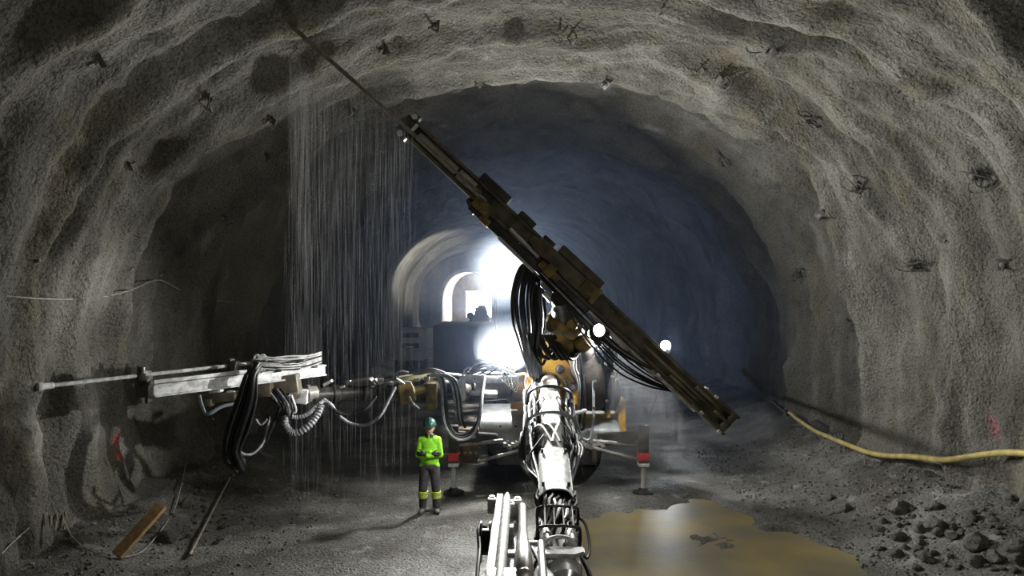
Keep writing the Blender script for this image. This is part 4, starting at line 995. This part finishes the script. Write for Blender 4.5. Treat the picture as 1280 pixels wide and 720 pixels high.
# joints, local, facing -y ; +x = photo right
SH = {1:(.165,.01,1.425), -1:(-.165,.01,1.425)}; EL = {1:(.215,-.055,1.15), -1:(-.215,-.055,1.15)}
WR = {1:(-.02,-.235,1.17), -1:(.03,-.20,1.22)}
HA = {1:(-.13,-.205,1.20), -1:(.13,-.19,1.19)}
HIP = {1:(.095,0,.90), -1:(-.095,0,.90)}; KN = {1:(.125,-.03,.50), -1:(-.125,-.02,.50)}; AN = {1:(.135,.0,.10), -1:(-.135,.02,.10)}
def fingers(bm, s):
    h = V(HA[s]); dirx = -s
    for k, ln in enumerate((.072,.082,.076,.060)):
        z = .030-.020*k; b = h+V((dirx*.035, -.005, z))
        m1 = b+V((dirx*ln*.5, .012, -.002)); t = m1+V((dirx*ln*.32, .030, -.003))
        capsule(bm, b, m1, .0105, .0098, 4); capsule(bm, m1, t, .0098, .0085, 4)
    b = h+V((-dirx*.02, -.012, .04)); m1 = b+V((dirx*.035, -.01, .03)); t = m1+V((dirx*.03, .005, .012)); capsule(bm, b, m1, .013, .011, 4); capsule(bm, m1, t, .011, .009, 3)
def body(bm):
    n0 = len(bm.verts)
    ell(bm, (0,.0,1.655), (.076,.092,.112)); ell(bm, (0,-.03,1.60), (.058,.062,.06))          # skull, jaw
    ell(bm, (0,-.095,1.632), (.015,.030,.022)); ell(bm, (0,-.092,1.655), (.011,.018,.032))         # nose
    ell(bm, (0,-.083,1.593), (.027,.018,.008)); ell(bm, (0,-.081,1.578), (.024,.017,.008)); ell(bm, (0,-.078,1.558), (.02,.014,.014))  # lips, chin
    for s in (-1,1):
        ell(bm, (s*.032,-.079,1.686), (.026,.017,.009)); ell(bm, (s*.03,-.081,1.66), (.012,.008,.007)); ell(bm, (s*.078,.005,1.645), (.010,.022,.032)); ell(bm, (s*.04,-.06,1.625), (.022,.02,.02))
    hv = list(bm.verts)[n0:]; bmesh.ops.transform(bm, matrix=Matrix.Translation((0,-.008,1.545)) @ Matrix.Scale(1.14,4) @ Matrix.Translation((0,0,-1.545)), verts=hv)
    capsule(bm, (0,.015,1.46), (0,.0,1.58), .062, .055)
    ell(bm, (0,.01,1.28), (.165,.105,.22)); ell(bm, (0,0,1.0), (.145,.10,.16)); capsule(bm, (-.17,.01,1.43), (.17,.01,1.43), .055, .055, 10)
    for s in (-1,1):
        capsule(bm, SH[s], EL[s], .052, .042); capsule(bm, EL[s], WR[s], .042, .030); capsule(bm, WR[s], HA[s], .028, .030, 4); ell(bm, HA[s], (.045,.018,.042)); fingers(bm, s)
        capsule(bm, HIP[s], KN[s], .085, .058, 10); capsule(bm, KN[s], AN[s], .056, .040, 10); capsule(bm, AN[s], (AN[s][0]+s*.02, -.07, .05), .040, .030, 6)
bo = fuse('body', body, M['skin'], person, .006, 1)
M['eye'] = mat('dark_eye', (.03,.02,.015), rough=.2); M['lip'] = mat('lip', (.40,.17,.14), rough=.5); M['hair'] = mat('dark_hair', (.02,.015,.012), (.04,.03,.02), 30, .7)
def hp(x, y, z): return V((PX, PY, PZ))+V((x*1.14, y*1.14-.008, 1.545+(z-1.545)*1.14))
for s in (-1,1):
    mb = MB(); mb.ball(hp(s*.031,-.084,1.664), .0125, (1.3,.7,.75)); mb.build('eye', M['eye'], person)
    mb = MB(); mb.tube([hp(s*.014,-.098,1.682), hp(s*.032,-.098,1.688), hp(s*.052,-.084,1.681)], .006, 6, 4); mb.build('eyebrow', M['hair'], person)
mb = MB(); mb.tube([hp(-.024,-.092,1.586), hp(0,-.101,1.587), hp(.024,-.092,1.586)], .006, 6, 4); mb.build('mouth', M['lip'], person)
mb = MB(); mb.ball(hp(0,.035,1.665), .088, (.98,.85,1.05), 3); mb.build('hair', M['hair'], person)
def jacket(bm):
    ell(bm, (0,.01,1.25), (.195,.15,.26)); ell(bm, (0,.005,1.05), (.185,.14,.17)); capsule(bm, (-.145,.012,1.415), (.145,.012,1.415), .078, .078, 12)
    ell(bm, (.10,.012,1.40), (.115,.10,.11)); ell(bm, (-.10,.012,1.40), (.115,.10,.11)); ell(bm, (0,-.02,1.2), (.20,.13,.2))
    capsule(bm, (-.11,0,.93), (.11,0,.93), .098, .098, 8); capsule(bm, (-.11,0,1.15), (.11,0,1.15), .118, .118, 8)
    capsule(bm, (0,.02,1.44), (0,.012,1.505), .095, .078, 5)
    for s in (-1,1):
        capsule(bm, SH[s], EL[s], .074, .064); capsule(bm, EL[s], WR[s], .062, .048)
jk = fuse('jacket', jacket, M['vest'], person, .012, 4); tag(jk, 'lime green jacket')
def collar(bm):
    for k in range(14):
        a = PI*.1+k/13*PI*1.8-PI/2+PI*.0; a = -PI/2+.35+k/13*(2*PI-.7); capsule(bm, (.080*math.cos(a), .012+.075*math.sin(a), 1.485), (.074*math.cos(a), .010+.07*math.sin(a), 1.535), .018, .015, 3)
fuse('collar', collar, M['trouser'], person, .009, 2)
def trousers(bm):
    ell(bm, (0,.005,.93), (.185,.13,.12))
    for s in (-1,1):
        capsule(bm, HIP[s], KN[s], .112, .088, 12); capsule(bm, KN[s], (AN[s][0], AN[s][1]+.005, .14), .088, .080, 12)
fuse('trousers', trousers, M['trouser'], person, .012, 3)
for s in (-1,1):
    def ring(z0, z1, m, lab, r=.098):
        k, a = V(KN[s]), V(AN[s]); f = lambda z: k.lerp(a, (.50-z)/.40)
        mb = MB(); P0, P1 = f(z0)+V((PX,PY,PZ)), f(z1)+V((PX,PY,PZ)); mb.stack(P0, P1, [(0,r-.01),(.08,r),(.92,r),(1,r-.01)], 20); o = mb.build('trouser_band', m, person); tag(o, lab)
    ring(.435, .385, M['band'], 'lime yellow trouser band'); ring(.384, .352, M['silver'], 'silver trouser band', .096); ring(.351, .30, M['band'], 'lime yellow trouser band')
    def boot(bm):
        a = AN[s]; capsule(bm, (a[0],a[1],.20), (a[0],a[1]-.005,.07), .066, .064, 5); capsule(bm, (a[0],a[1]+.02,.05), (a[0]+s*.035,a[1]-.16,.045), .058, .048, 8)
    fuse('boot', boot, M['boot'], person, .010, 2)
    def glove(bm):
        capsule(bm, WR[s], HA[s], .036, .037, 4); ell(bm, HA[s], (.050,.024,.047)); h = V(HA[s]); dirx = -s
        for k, ln in enumerate((.074,.084,.078,.062)):
            z = .033-.022*k; b = h+V((dirx*.035,-.005,z)); m1 = b+V((dirx*ln*.5,.012,-.002)); t = m1+V((dirx*ln*.32,.030,-.003)); capsule(bm, b, m1, .0128, .0122, 4); capsule(bm, m1, t, .0122, .0108, 4)
        b = h+V((-dirx*.02,-.012,.04)); m1 = b+V((dirx*.035,-.01,.03)); t = m1+V((dirx*.03,.005,.012)); capsule(bm, b, m1, .0155, .0135, 4); capsule(bm, m1, t, .0135, .0115, 3)
    fuse('glove', glove, M['glove'], person, .0065, 1)
# helmet: dome with rim, peak and ridge
mb = MB(); c = V((PX, PY+.0, PZ+1.715)); bm = mb.bm
rings = []
for i in range(9):
    a = i/8*PI/2*.98; rings.append([bm.verts.new(c+V((.135*math.cos(a)*math.cos(2*PI*k/28), .160*math.cos(a)*math.sin(2*PI*k/28), .150*math.sin(a)))) for k in range(28)])
for i in range(8):
    for k in range(28): bm.faces.new((rings[i][k], rings[i][(k+1)%28], rings[i+1][(k+1)%28], rings[i+1][k]))
bm.faces.new(rings[-1]); bm.faces.new(rings[0][::-1])
mb.tube([c+V((.05*f, -.02-.155*math.cos(f*.5)*1.0, .142-.1*abs(f)*0-.0)) for f in ()] or [c+V((0,.158,.02)), c+V((0,.13,.095)), c+V((0,.05,.15)), c+V((0,-.05,.15)), c+V((0,-.13,.095)), c+V((0,-.158,.02))], .007, 6, 4)
hm = mb.build('helmet', M['helmet'], person); tag(hm, 'dark green helmet')
mb = MB(); mb.sheet(c+V((0,-.165,.0)), (0,1,0), (1,0,0), (0,0,1), .085, .20, .010, .02, 9); mb.build('peak', M['helmet'], hm)

person.scale = (.955, .955, .955)
